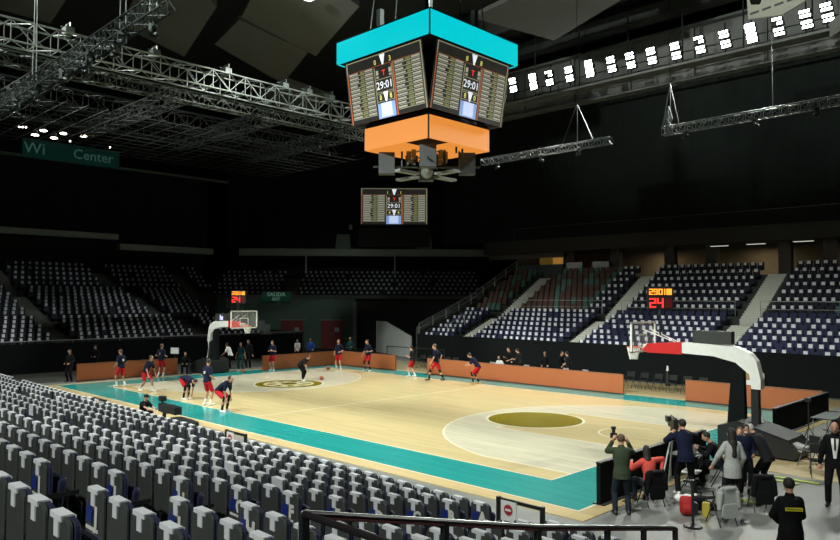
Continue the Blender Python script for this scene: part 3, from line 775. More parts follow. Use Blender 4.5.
for t_, x, s_ in (('Wi', -3.1, 1.35), ('Center', 1.7, 1.2)):
    text(t_, s_, 'letters', wl, ws, frame((x, -.08, 0), (1, 0, 0), (0, 0, 1)), .01)
struct('wall_upper_recess', MB().box((-46, -4, 19.6), (.3, 36, 7)), wallm)
lampm = mat('downlight', (1, .9, .75), .5, emit=5.0, noise=0)
DLP = ((-2.59, 18.76, -40), (-.99, 18.78, -40), (.68, 18.83, -40), (-3.24, 18.27, -40), (-1.75, 18.26, -40))
for i, (y, z, x) in enumerate(DLP):
    o = thing('downlight', 'oval white downlight over the upper left balcony, ' + ['leftmost of the upper three', 'middle of the upper three', 'rightmost of the upper three', 'left of the lower two', 'right of the lower two'][i], 'lamp', (x, y, z), 0, 'downlights over the upper left balcony')
    MB().ell((0, 0, 0), .30, .30, .10).build('glowing_disc', lampm, o); MB().tube((0, 0, .05), (0, 0, .4), .2, 10).build('can', blackp, o); MB().tube((0, 0, .4), (0, 0, 19.6 - z), .03).build('stem', blackp, o)
def small_lamp(y, z):
    o = thing('small_lamp', None, None, (-40, y, z)); MB().ell((0, 0, 0), .09, .09, .08).build('glowing_bulb', lampm, o); MB().tube((0, 0, .08), (0, 0, 19.6 - z), .02).build('stem', blackp, o); return o
struct('ceiling_balcony', MB().box((-42.5, -4, 19.7), (6.0, 24, .2)), wallm)
for i, (y, z) in enumerate(((-4.45, 18.75), (-4.2, 18.78), (-3.95, 18.81), (-.44, 18.2), (3.0, 18.2))):
    tag(small_lamp(y, z), 'tiny bright lamp on the upper left balcony, ' + ['leftmost of a close trio', 'middle of a close trio', 'rightmost of a close trio', 'alone above the sign', 'alone right of the sign'][i], 'lamp', 'tiny balcony lamps')

# ------------------------------------------------------------------ floodlights on the far catwalk
flm = mat('flood_glow', (1, 1, 1), .5, emit=14.0, ecol=(.95, 1.0, .96), noise=0)
import mathutils
def ray_y(u, v, y):
    d = fw + rt * ((u - 420) / FPX) + up * ((270 - v) / FPX); return CAM + d * ((y - CAM.y) / d.y)
fx = [-12.6 + i * 0 for i in range(0)]
FXS = [ray_y(u, v, 22.0) for u, v in ((513, 83), (533, 81), (549, 78), (569, 75), (589, 69), (611, 66), (630, 63), (651, 59), (675, 55), (699, 49), (724, 44), (750, 38), (777, 32), (805, 24), (826, 16))]
for i, p in enumerate(FXS):
    o = thing('floodlight', 'bright white stadium floodlight, number %d from the left on the far catwalk' % (i + 1), 'floodlight', (round(p.x, 2), 22.0, 21.35 + (p.z - 21.35) * .5), 0, 'floodlights along the far catwalk')
    o['label'] = 'bright floodlight on the far catwalk, ' + ['leftmost, beside the scoreboard', 'second from left', 'third from left', 'fourth from left', 'fifth from left', 'sixth from left', 'seventh from left', 'middle one of the row', 'seventh from right', 'sixth from right', 'fifth from right', 'fourth from right', 'third from right', 'second from right', 'rightmost'][i]
    for j in range(4):
        if i in (2, 10, 12) and j == 1: pass
        zz = .50 - j * .28 - (.10 if j > 1 else 0); dx = j * .06
        h_ = MB().box((dx, .0, zz), (.68, .25, .22)).build('lamp_head', darkm, o)
        wdt = .56 if not (i in (2, 9, 12) and j == 1) else .3
        MB().box((dx + (.56 - wdt) * .5, -.14, zz), (wdt, .03, .15 if i not in (1, 4, 11) else .27)).build('lens', flm, h_)
    MB().tube((0, .2, 20.3 - o.location.z), (0, .2, 1.2), .05).build('yoke', darkm, o)
cat = thing('catwalk', 'grey catwalk beam carrying the row of floodlights high on the far side', 'catwalk', (0, 22.6, 20.3))
MB().box((8, .0, 0), (50, 1.1, .15)).build('deck', facm, cat)
for z in (.5, 1.1): MB().tube((-17, .5, z), (33, .5, z), .04).build('rail', darkm, cat)
for x in range(-16, 34, 4): MB().tube((x, .5, 0), (x, .5, 6), .05).build('hanger', darkm, cat)

# ------------------------------------------------------------------ trusses
def truss(label, a, b, s, m, r=.035, bay=None, group=None, name='lighting_truss', roll=0, extras=True):
    a, b = Vector(a), Vector(b); d = (b - a); L = d.length; t = d.normalized(); w = t.cross(Z).normalized(); v = w.cross(t)
    o = thing(name, label, 'truss', a, 0, group); hs = s / 2
    cor = [w * hs + v * hs, -w * hs + v * hs, -w * hs - v * hs, w * hs - v * hs]
    for c in cor: MB().tube(c, d + c, r, 6).build('chord', m, o)
    n = max(2, int(L / (bay or s))); k = MB()
    for i in range(n):
        p, q = d * (i / n), d * ((i + 1) / n)
        for e in range(4):
            c0, c1 = cor[e], cor[(e + 1) % 4]
            k.tube(p + c0, p + c1, r * .6, 4)
            if i % 2: k.tube(p + c0, q + c1, r * .6, 4)
            else: k.tube(p + c1, q + c0, r * .6, 4)
    k.build('lattice', m, o); return o
TG = 'rigging grid trusses over the left half'
dimt = mat('shaded_truss_silver', (.030, .036, .033), .5, .3)  # darker copy of the truss metal, dimness of the rear grid in its colour
midt = mat('half_shaded_truss_silver', (.09, .105, .09), .5, .4)  # in-between copy, second truss shaded less by colour
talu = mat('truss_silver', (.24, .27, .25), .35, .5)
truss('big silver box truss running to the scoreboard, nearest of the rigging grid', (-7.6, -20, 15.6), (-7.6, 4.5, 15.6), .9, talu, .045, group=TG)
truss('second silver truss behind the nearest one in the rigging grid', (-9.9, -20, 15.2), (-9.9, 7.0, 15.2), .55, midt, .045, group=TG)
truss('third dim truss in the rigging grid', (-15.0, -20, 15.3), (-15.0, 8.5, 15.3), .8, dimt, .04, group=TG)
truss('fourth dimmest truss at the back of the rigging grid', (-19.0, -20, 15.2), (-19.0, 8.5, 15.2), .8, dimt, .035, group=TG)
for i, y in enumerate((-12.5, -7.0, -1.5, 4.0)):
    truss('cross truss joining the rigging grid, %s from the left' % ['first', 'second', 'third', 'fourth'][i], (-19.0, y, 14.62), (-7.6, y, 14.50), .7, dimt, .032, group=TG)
gm = MB()
for x in range(-22, -11, 1): gm.tube((x, -14, 14.05), (x, 8, 14.05), .018, 4)
for y in range(-14, 9, 1): gm.tube((-22, y, 14.08), (-11, y, 14.08), .018, 4)
tag(gm.build('rigging_net', mat('net_steel', (.03, .038, .036), .6, .3)), 'dim wire grid of rods hanging beneath the rigging trusses', 'grid')
for i, y in enumerate((-12.2, -8.3, -1.0, .6, 2.2, -4.5)):
    tag(MB().box((0, 0, .16), (.5, .36, .32)).path([(-.3, -.2, .42), (-.3, .2, .42)], .03).path([(-.25, 0, .3), (-.25, 0, .5), (.25, 0, .5), (.25, 0, .3)], .03).build('chain_motor', talu, None, False, (-7.6, y, 16.08)),
        'small silver hoist motor on the nearest grid truss, %s from the left' % ['first', 'second', 'fourth', 'fifth', 'sixth', 'third'][i], 'hoist', 'hoists on the grid truss')
lt = truss('dark truss hung with stage lights crossing the upper left corner', (-14.5, -14.5, 12.55), (6.3, -14.5, 12.9), .45, darkm, .03)
MOVH = []
def moving_head(p, label, group, m=darkm):
    if MOVH: o = copy_tree(MOVH[0])
    else:
        o = thing('stage_light', label, 'stage light')
        MB().box((0, 0, -.1), (.3, .24, .14)).build('base', m, o)
        y = MB()
        for s in (-1, 1): y.box((s * .16, 0, -.32), (.04, .12, .34))
        y.box((0, 0, -.18), (.34, .12, .04)).build('yoke', m, o)
        MB().cap((0, -.05, -.42), (.0, .16, -.5), .11, .13, 8).build('head', m, o); MOVH.append(o)
    o.scale = (.75, .75, .75); o.location = p; o.rotation_euler = (0, 0, len(MOVH) * .3 + p[0]); o['label'] = label; o['group'] = group
for i in range(12):
    x = -8.2 + i * 1.2; moving_head((x, -14.5 + (.18 if i % 2 else -.18), 12.58 + x * .0168), 'silver stage light hanging from the dark upper left truss, ' + (words(i + 1) or 'first') + ' from the left', 'stage lights on the dark truss')
for i, x in enumerate((-4.4, 3.4, 5.4)):
    o = thing('hanging_cable', 'pale hoist cables holding the dark truss, ' + ['left pair', 'middle pair', 'right pair'][i], 'cable', (x, -14.5, 12.9), 0, 'hoist cables of the dark truss')
    for s in (-1, 1): MB().tube((s * .22, 0, 0), (s * .03, 0, 6.5), .02).build('cable', talu, o)
o = truss('thin truss left of the gap on the far side, right of the scoreboard', (-5.6, 13.6, 13.85), (3.6, 14.2, 14.05), .38, dalu, .028, name='lighting_truss')
o = truss('thin truss on the far side at the right edge under the floodlights', (7.0, 13.8, 13.95), (21, 14.6, 14.3), .42, dalu, .028, name='lighting_truss')
for i, x in enumerate((-4.6, -1.2, 1.6, 8.2, 11.8, 14.6)):
    moving_head((x, 14.0, 13.82 + x * .008), 'small stage light under the far side truss, ' + words(i + 1).strip() + ' from the left' if i else 'small stage light under the far side truss, leftmost', 'stage lights on the far side truss')
for i, (x, z0_, spread) in enumerate(((1.4, 14.2, 1.1), (7.3, 14.2, .5), (12.6, 14.3, .0))):
    o = thing('hanging_cable', ['splayed pale cables above the left far side truss', 'bundle of cables at the left end of the right far side truss', 'single straight cable above the right far side truss'][i], 'cable', (x, 14.1, z0_), 0, 'cables over the far side trusses')
    for k in (-1, 0, 1):
        if spread or k == 0:
            MB().path([(k * spread, 0, 0), (0, 0, 2.4), (0, 0, 10)], .018, 4).build('cable', dalu, o)
cl = thing('cable_bundle', 'tangled grey cable bundle hanging at the truss end right of the scoreboard', 'cables', (7.3, 13.8, 14.0))
k = MB()
for i in range(9): k.path([(rl.uniform(-.3, .3), rl.uniform(-.2, .2), rl.uniform(-.3, .1)), (rl.uniform(-.25, .25), 0, .6), (rl.uniform(-.05, .05), 0, 1.3)], .025, 4)
k.build('cable_coils', dalu, cl)

# ------------------------------------------------------------------ ceiling baffles
bafm = mat('baffle_grey', (.095, .095, .085), .9, scale=.4, noise=.15)
def baffle(label, pts, h=.3):
    c = sum((Vector(p) for p in pts), Vector()) / len(pts); n = len(pts)
    q = [Vector(p) - c for p in pts]; vs = q + [p + Z * h for p in q]
    fs = [tuple(range(n)), tuple(range(2 * n - 1, n - 1, -1))] + [(i, n + i, n + (i + 1) % n, (i + 1) % n) for i in range(n)]
    o = thing('ceiling_baffle', label, 'ceiling panel', c, 0, 'hanging ceiling baffles'); MB().add(vs, fs).build('panel', bafm, o)
    for p in (q[0], q[2]): MB().tube(p * .8 + Z * h, p * .8 + Z * (26.5 - c.z), .02).build('wire', darkm, o)
zB = 20.0
baffle('pale ceiling baffle left above the scoreboard, the largest one', [(-3.2, -4.6, 21.2), (-3.2, .6, 19.9), (-9.6, 2.7, 19.3), (-9.8, -2.3, 20.3)])
baffle('pale ceiling baffle lower left of the largest one', [(-10.2, -2.2, 20.3), (-10.1, 2.5, 19.6), (-16.0, 4.8, 19.4), (-15.0, -1.0, 20.4)])
baffle('pale ceiling baffle above the crossing of the trusses', [(-6.8, -8.6, 21), (-8.8, -4.4, 20), (-16.3, -2.3, 19.6), (-16.4, -6.2, 20.5)])
baffle('dim ceiling baffle at the upper left corner', [(-13.5, -15.5, 20.3), (-13.7, -10.2, 20), (-17.1, -9.8, 19.8), (-18.5, -13.6, 20.4)])
baffle('faint ceiling baffle just left of the scoreboard', [(-16.5, 5.4, 19.8), (-16.2, 9.0, 19.4), (-22, 11, 19.2), (-22, 6.2, 19.8)])
baffle('dim ceiling baffle above the scoreboard', [(6.0, 3.0, 23.6), (6.0, 9.0, 23.2), (0.5, 10, 23), (0.5, 4.0, 23.6)])
baffle('grey ceiling baffle right of the scoreboard top', [(0, 12, 23.6), (4, 16, 23.2), (-3.5, 19, 23), (-6, 13.0, 23.6)])
l = thing('ceiling_lamp', 'small bright square lamp on the largest ceiling baffle', 'lamp', (-4.6, -1.6, 20.1))
MB().box((0, 0, 0), (.5, .5, .12)).build('housing', darkm, l)
for s in (-1, 1): MB().box((s * .12, 0, -.07), (.16, .42, .03)).build('lens', flm, l)
hb = thing('hanging_sign', 'pale pointed panel with a line of small text hanging at the top right', 'sign', ray_y(776, 8, 12.0))
hw = hb.location.copy()
M = Matrix.Rotation(R(0), 4, 'Z')
MB().prism([(-1.3, .8), (1.35, .8), (1.35, .0), (.3, -.42), (-1.25, -.22)], -.06, .06).build('panel', mat('panel_pale', (.30, .31, .26), .7, emit=.12), hb)
MB().prism([(-1.2, .75), (-.55, .75), (-.7, .35), (-1.1, .45)], -.08, -.06).build('dark_patch', black, hb)
MB().prism([(.1, .75), (1.1, .75), (.9, .45), (.2, .4)], -.08, -.06).build('dark_patch', black, hb)
b = MB()
for i in range(4): b.box((-.95 + i * .55, -.07, .02 + i * .055), (.40, .02, .10), rot=Matrix.Rotation(R(-6), 3, 'Y'))
b.build('text_line', darkm, hb)
MB().prism([(-.3, .0), (.5, .5), (.5, -.3), (.0, -.6), (-.35, -.75)], -.05, .05).build('small_wing', mat('panel_pale2', (.16, .17, .15), .7), hb).location = (2.2, 1.5, -.75)

# ------------------------------------------------------------------ basketball hoops
def hoop(label, sx, logo):
    """portable hoop; local +x points away from the court"""
    o = thing('basketball_hoop', label, 'basketball hoop', (sx * 12.8, 0, 0.02), 0 if sx > 0 else math.pi, 'basketball hoops')
    fr = MB()
    for z in (2.9 + .025, 3.95 - .025): fr.box((0, 0, z), (.06, 1.8, .06))
    for y in (-.87, .87): fr.box((0, y, 3.425), (.06, .06, 1.05))
    fr.build('backboard_frame', white, o)
    MB().box((0, 0, 3.425), (.02, 1.70, .95)).build('backboard_glass', glass, o)
    t_ = MB()
    for z in (3.07, 3.50): t_.box((-.018, 0, z), (.008, .59, .045))
    for y in (-.275, .275): t_.box((-.018, y, 3.285), (.008, .045, .43))
    t_.build('target_square', white, o)
    rim = MB(); cx = -.375; n = 24
    pts = [(cx + .23 * math.cos(2 * math.pi * i / n), .23 * math.sin(2 * math.pi * i / n), 3.05) for i in range(n + 1)]
    rim.path(pts, .014, 6).box((-.09, 0, 3.04), (.18, .12, .03)).box((-.02, 0, 3.0), (.04, .18, .14))
    rim.build('rim', mat('rim_orange', (.75, .10, .03), .4), o)
    net = MB()
    for i in range(16):
        a0 = 2 * math.pi * i / 16
        for sgn in (-1, 1):
            P_ = []
            for k in range(5):
                rr = .225 - .024 * k + (.008 if k == 4 else 0); a = a0 + sgn * k * math.pi / 16; P_.append((cx + rr * math.cos(a), rr * math.sin(a), 3.04 - .105 * k))
            net.path(P_, .009, 4)
    net.build('net', white, o)
    arm = [(.05, 2.98), (.05, 3.18), (1.43, 3.29), (2.0, 3.30), (3.2, 3.24), (3.66, 3.05), (3.84, 2.81), (3.96, 2.26), (3.96, 1.95), (3.68, 1.95), (3.62, 2.40), (3.2, 2.74), (2.49, 2.90), (1.42, 2.94)]
    MB().prism(arm, -.16, .16).build('arm', white, o)
    MB().prism([(.06, 3.0), (.24, 3.21), (1.45, 3.31), (1.45, 2.90), (.24, 2.90)], -.20, .20).build('arm_padding', red, o)
    MB().box((2.45, 0, 3.50), (1.25, .30, .42)).build('weight_box', mat('box_graphite', (.03, .034, .032), .6), o)
    if logo: text('hs', .42, 'letters', mat('pale_lit', (.5, .5, .8), .5, emit=.8), o, frame((2.3, .17, 3.50), (-1, 0, 0), (0, 0, 1)), .006, bold=.02)
    MB().prism([(3.08, 2.78), (3.42, 2.62), (3.46, .9), (3.40, .75), (2.9, .75), (2.98, 1.7)], -.11, .11).build('front_column_padding', black, o)
    MB().box((3.76, 0, 1.4), (.22, .22, 1.25)).build('rear_column', blackp, o)
    MB().path([(3.85, .18, 2.3), (3.75, .18, 1.6), (3.9, .18, .9)], .03).path([(.1, .25, 3.7), (1.2, .12, 3.3)], .018).path([(.1, -.25, 3.7), (1.2, -.12, 3.3)], .018).build('brace', white, o)
    MB().prism([(2.85, .05), (2.85, .80), (3.4, .95), (4.9, .55), (5.1, .35), (5.1, .05)], -.75, .75).build('base', mat('base_black', (.009, .010, .010), .5), o)
    MB().prism([(3.4, .955), (4.9, .555), (4.9, .60), (3.4, 1.0)], -.70, .70).build('base_cover', mat('cover_black', (.012, .014, .013), .4), o)
    MB().prism([(4.55, .62), (5.05, .46), (5.3, .40), (5.2, .25), (4.7, .40)], -.5, -.1).build('hydraulic_unit', mat('unit_grey', (.30, .32, .30), .5), o)
    for y in (-.5, .5): MB().tube((3.2, y, .06), (3.2, y + .06, .06), .06, 12).build('caster', blackp, o)
    # shot clock above
    sc_ = MB().tube((.62, 0, 3.3), (.62, 0, 4.3), .035).box((.62, 0, 4.3), (.12, .12, .2)); sc_.build('clock_pole', blackp, o)
    CK = Matrix.Translation((.62, 0, 4.78)) @ Matrix.Rotation(R(-45 if sx > 0 else 135), 4, 'Z')
    ck = MB().box((0, 0, 0), (.14, .86, .80)).xform(CK).build('shot_clock', blackp, o)
    scr24(ck, CK)
    return o
def scr24(par, CK):
    # seven-segment red 24 with orange 29:01 above, on the side facing the court
    SEG = {'0': 'abcdef', '1': 'bc', '2': 'abged', '4': 'fgbc', '9': 'abcdfg'}
    def digit(b, ch, y0, z0, w, h, t):
        S_ = {'a': ((0, h), (w, h)), 'g': ((0, h / 2), (w, h / 2)), 'd': ((0, 0), (w, 0)), 'f': ((0, h / 2), (0, h)), 'b': ((w, h / 2), (w, h)), 'e': ((0, 0), (0, h / 2)), 'c': ((w, 0), (w, h / 2))}
        for k in SEG[ch]:
            (a0, a1), (b0, b1) = S_[k]
            b.box((-.02, -(y0 + (a0 + b0) / 2), z0 + (a1 + b1) / 2), (.03, abs(b0 - a0) + t, abs(b1 - a1) + t))
    for side in (0, 1):
        b = MB(); digit(b, '2', -.36, -.31, .17, .28, .05); digit(b, '4', -.10, -.31, .17, .28, .05)
        o_ = MB(); digit(o_, '2', -.38, .13, .10, .17, .035); digit(o_, '9', -.22, .13, .10, .17, .035); digit(o_, '0', -.05, .13, .10, .17, .035); digit(o_, '1', .04, .13, .10, .17, .035)
        o_.box((-.02, .085, .17), (.03, .02, .03)).box((-.02, .085, .26), (.03, .02, .03)).box((-.02, -.29, .215), (.03, .18, .21))
        d_ = MB().box((-.02, -.29, -.17), (.03, .20, .34))
        M = CK @ Matrix.Rotation(math.pi * side, 4, 'Z') @ Matrix.Translation((-.06, 0, 0))
        b.xform(M).build('red_digits', scr_rd2, par); o_.xform(M).build('orange_digits', scr_or2, par)
        d_.xform(M).build('dim_digit', mat('dim_red', (.05, .0, .0), .5, emit=.6, ecol=(.06, .003, .003)), par)
scr_rd2 = mat('clock_red', (.8, .02, .02), .5, emit=1.6, ecol=(.95, .03, .02), noise=0)
scr_or2 = mat('clock_orange', (.8, .3, .02), .5, emit=1.4, ecol=(.90, .27, .03), noise=0)
h_r = hoop('right-hand basketball hoop seen from behind with red padded arm and shot clock', 1, False)
h_l = hoop('left-hand basketball hoop facing the camera with red shot clock above', -1, True)
# the left one's unit sits a little farther back
pad = MB().box((0, 0, 0), (1.5, .16, .05)); 

# ------------------------------------------------------------------ people
SK = {'a': mat('skin_a', (.50, .27, .18), .55), 'b': mat('skin_b', (.34, .18, .11), .55), 'c': mat('skin_c', (.16, .075, .045), .5)}
CL = {}
def cloth(name, col, rough=.85):
    if name not in CL: CL[name] = mat('cloth_' + name, col, rough, scale=18, noise=.18, spec=.15)
    return CL[name]
cloth('navy', (.006, .009, .026)); cloth('black', (.004, .0045, .005)); cloth('red', (.42, .012, .016)); cloth('purple', (.05, .02, .13)); cloth('white', (.6, .62, .6))
cloth('olive', (.038, .055, .030)); cloth('coral', (.62, .085, .065)); cloth('jeans', (.015, .022, .032)); cloth('grey', (.34, .36, .34)); cloth('charcoal', (.014, .015, .017)); cloth('teal', (.01, .045, .05)); cloth('blue', (.02, .08, .35))
hairm = mat('hair_dark', (.012, .009, .008), .7, scale=40); hairg = mat('hair_grey', (.35, .34, .32), .7, scale=40); hairb = mat('hair_brown', (.10, .055, .03), .7, scale=40)
eyem = mat('eye_dark', (.01, .01, .01), .3); shoew = mat('shoe_white', (.6, .6, .58), .6); shoeb = mat('shoe_black', (.012, .012, .012), .5)
def ik(a, t, l1, l2, pole):
    a, t = Vector(a), Vector(t); d = t - a; L = d.length; L2 = min(L, (l1 + l2) * .999)
    if L2 < L: t = a + d * (L2 / L); d = t - a
    u = d.normalized(); x = (l1 * l1 - l2 * l2 + L2 * L2) / (2 * L2); h = math.sqrt(max(0, l1 * l1 - x * x))
    p = Vector(pole); p = (p - u * p.dot(u))
    p = p.normalized() if p.length > 1e-4 else Vector((0, 1, 0))
    return a + u * x + p * h, t
def person(label, loc, face, pose, top='navy', sleeve='short', bottom='shorts', bcol='red', skin='b', hair=('short', None), height=1.8, shoes=None, mask=False, group=None, fine=False,
           bib=None, bald=False, tie=False, cap=False, side_panel=None, back_text=None, socks=None):
    """pose: dict(pelvis, lean, side, twist, lf, rf, lh, rh, head=(pitch,yaw)), all for a 1.8 m body facing +y, x to its right"""
    o = thing('person', label, 'person', loc, R(face - 90), group)
    k = height / 1.8; vx = .012 if fine else .018
    P0 = Vector(pose.get('pelvis', (0, 0, .95))); lean = R(pose.get('lean', 3)); sd = R(pose.get('side', 0)); tw = R(pose.get('twist', 0))
    rot = Matrix.Rotation(tw, 3, 'Z') @ Matrix.Rotation(-lean, 3, 'X') @ Matrix.Rotation(sd, 3, 'Y')
    bend = Matrix.Rotation(tw * .3, 3, 'Z') @ Matrix.Rotation(-lean * .72, 3, 'X') @ Matrix.Rotation(sd, 3, 'Y')
    bl = Matrix.Rotation(-lean * .35, 3, 'X')
    def sp_(t):   # spine point, t in metres above pelvis
        if t < .2: return P0 + bend @ Vector((0, 0, t))
        return P0 + bend @ Vector((0, 0, .2)) + rot @ Vector((0, 0, t - .2))
    sh = [sp_(.50) + rot @ Vector((s * .185, 0, 0)) for s in (-1, 1)]
    hip = [P0 + bl @ Vector((s * .095, 0, -.03)) for s in (-1, 1)]
    nb = sp_(.56); hp, hy = pose.get('head', (0, 0)); 
    hr_ = Matrix.Rotation(tw, 3, 'Z') @ Matrix.Rotation(-lean * .45, 3, 'X') @ Matrix.Rotation(R(-hy), 3, 'Z') @ Matrix.Rotation(R(-hp), 3, 'X')
    hc = nb + rot @ Vector((0, .02, .07)) + hr_ @ Vector((0, .025, .12))
    lf, rf = Vector(pose.get('lf', (-.13, 0, .08))), Vector(pose.get('rf', (.13, 0, .08)))
    lh, rh = Vector(pose.get('lh', (-.27, .05, .82))), Vector(pose.get('rh', (.27, .05, .82)))
    kn, an, el_, wr = [], [], [], []
    for h_, f_, kp in ((hip[0], lf, pose.get('lk', (-.15, 1, 0))), (hip[1], rf, pose.get('rk', (.15, 1, 0)))):
        a, b = ik(h_, f_, .45, .44, kp); kn.append(a); an.append(b)
    for s_, h_, ep in ((sh[0], lh, pose.get('le', (-.5, -1, -.3))), (sh[1], rh, pose.get('re', (.5, -1, -.3)))):
        a, b = ik(s_, h_, .30, .27, ep); el_.append(a); wr.append(b)
    U = rot @ Vector((1, 0, 0)); F = rot @ Vector((0, 1, 0))
    U0 = bl @ Vector((1, 0, 0)); F0 = bl @ Vector((0, 1, 0))
    def torso(mb, inf=0, t0=-.10, t1=.56, cut=False):
        prof = [(-.12, .10, .09), (-.06, .155, .11), (0, .168, .118), (.09, .150, .108), (.18, .137, .100), (.28, .152, .112), (.38, .168, .118), (.46, .172, .108), (.515, .150, .092), (.555, .085, .075)]
        rg = []
        for t, a, b in prof:
            if t < t0 - 1e-6 or t > t1 + 1e-6: continue
            q = min(1, max(0, t / .25)); u = U0.lerp(U, q).normalized(); f = F0.lerp(F, q); f = (f - u * f.dot(u)).normalized()
            rg.append((sp_(t), a + inf, b + inf, u, f))
        mb.rings(rg, 16)
    body = MB(); torso(body)
    body.cap(nb - rot @ Vector((0, 0, .03)), hc - hr_ @ Vector((0, .03, .06)), .056, .052, 12)
    body.ell(hc, .080, .098, .120, 0, hr_, 16, 10); body.ell(hc + hr_ @ Vector((0, .018, -.055)), .062, .074, .070, 0, hr_, 12, 8)
    body.cap(hc + hr_ @ Vector((0, .092, .012)), hc + hr_ @ Vector((0, .116, -.022)), .010, .017, 6)
    for s in (-1, 1): body.ell(hc + hr_ @ Vector((s * .078, -.005, -.005)), .012, .02, .032, 0, hr_, 8, 5)
    body.ell(hc + hr_ @ Vector((0, .090, -.060)), .026, .012, .010, 0, hr_, 8, 5)
    for i, s in enumerate((-1, 1)):
        body.cap(hip[i], kn[i], .088, .056, 12); body.cap(kn[i], kn[i].lerp(an[i], .35), .055, .058, 12); body.cap(kn[i].lerp(an[i], .35), an[i], .057, .036, 12)
        body.cap(an[i] + Vector((0, -.03, -.03)), an[i] + Vector((s * .03, .15, -.045)), .038, .030, 10)
        body.cap(sh[i] + rot @ Vector((-s * .03, 0, 0)), el_[i], .058, .042, 12); body.cap(el_[i], wr[i], .041, .027, 12)
        d = (wr[i] - el_[i]).normalized(); 
        hd = Vector(pose.get('ld' if i == 0 else 'rd', d)).normalized()
        d = (d * .5 + hd * .5).normalized() if d.dot(hd) > -.8 else d
        sdw = d.cross(Vector((0, 1, 0) if abs(d.y) < .8 else (1, 0, 0))).normalized(); nrm = d.cross(sdw)
        pc = wr[i] + d * .05; body.cap(wr[i], wr[i] + d * .085, .030, .040, 10, 0, 1.0)
        fr_ = .0095 if fine else .012
        curl = (nrm if (nrm.dot(Vector((-s, .2, 0))) > 0) else -nrm)
        for q, ln in enumerate((.070, .080, .074, .058)):
            b0 = wr[i] + d * .085 + sdw * ((q - 1.5) * .022); b1 = b0 + (d + curl * .25 + sdw * ((q - 1.5) * .06)).normalized() * ln * .6; b2 = b1 + (d * .7 + curl * .8).normalized() * ln * .5
            body.cap(b0, b1, fr_, fr_ * .95, 6); body.cap(b1, b2, fr_ * .95, fr_ * .85, 6)
        ts = sdw if sdw.dot(Vector((-s, 1, .3))) > 0 else -sdw
        t0 = wr[i] + d * .03 + ts * .02; t1 = t0 + (d * .6 + ts * .8).normalized() * .045; body.cap(t0, t1, fr_ * 1.15, fr_, 6); body.cap(t1, t1 + (d + ts * .2 + curl * .3).normalized() * .035, fr_, fr_ * .9, 6)
    def put(mb, nm, m, par=None, v=None, sm=2):
        mb.xform(Matrix.Scale(k, 4)); return fuse(mb, nm, m, par or o, (v or vx) * k, sm)
    bd = put(body, 'body', SK[skin])
    for s in (-1, 1):
        e = MB().ell(hc + hr_ @ Vector((s * .032, .090, .018)), .013, .008, .007, 0, hr_, 8, 5).xform(Matrix.Scale(k, 4)); e.build('eye', eyem, o, True)
    # shirt
    loose = .022 if sleeve != 'coat' else .035
    sm_ = MB(); torso(sm_, loose, -.06 if sleeve != 'long_hem' else -.12, .56)
    cutp = {'short': .78, 'none': .12, 'long': 1, 'coat': 1, 'long_hem': 1}[sleeve]
    for i, s in enumerate((-1, 1)):
        a0 = sh[i] + rot @ Vector((-s * .05, 0, .0)); sm_.cap(nb + rot @ Vector((s * .05, 0, -.03)), a0 + rot @ Vector((0, 0, -.008)), .062, .070, 12)
        if sleeve == 'none': sm_.cap(a0, a0.lerp(el_[i], .12), .064, .060, 12)
        else: sm_.cap(a0, a0.lerp(el_[i], min(1, cutp)), .083, .062 if sleeve == 'short' else .058 + loose * .4, 12)
        if cutp == 1: sm_.cap(el_[i], el_[i].lerp(wr[i], .93), .053 + loose * .3, .040 + loose * .2, 12)
    if sleeve in ('coat', 'long_hem'):
        dn = bl @ Vector((0, 0, -1)); lo = P0 + dn * (.13 if sleeve == 'coat' else .24)
        sm_.rings([(sp_(.08), .185, .135, U0, F0), (P0, .200, .145, U0, F0), (lo, .205, .150, U0, F0)], 16)
        sm_.cap(nb - rot @ Vector((0, 0, .035)), nb + rot @ Vector((0, .012, .03)), .098, .074, 12)
    else:
        sm_.cap(nb - rot @ Vector((0, 0, .05)), nb - rot @ Vector((0, 0, .02)), .095, .075, 12)
    shirt = put(sm_, {'coat': 'jacket', 'long_hem': 'cardigan'}.get(sleeve, 'shirt'), cloth(top, None))
    # bottoms
    bm = MB(); torso(bm, .016, -.12, .09)
    for i, s in enumerate((-1, 1)):
        if bottom == 'shorts': bm.cap(hip[i], hip[i].lerp(kn[i], .74), .100, .088, 12)
        else:
            bm.cap(hip[i], kn[i], .104, .076, 12); wd_ = .064 if bottom == 'trousers' else .080
            bm.cap(kn[i], kn[i].lerp(an[i], .93), .073, wd_, 12)
    put(bm, 'shorts' if bottom == 'shorts' else 'trousers', cloth(bcol, None))
    if side_panel and bottom == 'shorts':
        b = MB()
        for i, s in enumerate((-1, 1)):
            out = Vector((s, 0, 0)) * .085
            b.cap(hip[i] + out * .72, hip[i].lerp(kn[i], .74) + out * .62, .040, .038, 8)
        put(b, 'side_stripe', cloth(side_panel, None), None, .02)
    if bottom == 'shorts' and socks:
        for i in range(2):
            b = MB().cap(kn[i].lerp(an[i], -.15 if socks == 'black' else .62), an[i], .066 if socks == 'black' else .052, .044, 10); put(b, 'leg_sleeve' if socks == 'black' else 'sock', cloth(socks, None), None, .02)
    for i, s in enumerate((-1, 1)):
        b = MB().cap(an[i] + Vector((0, -.045, -.035)), an[i] + Vector((s * .035, .17, -.05)), .050, .038, 10); b.cap(an[i] + Vector((0, -.01, .02)), an[i] + Vector((0, -.03, -.03)), .046, .048, 10)
        put(b, 'shoe', shoes or shoeb, None, .015)
    # hair
    hs, hcol = hair
    hm = hcol or hairm
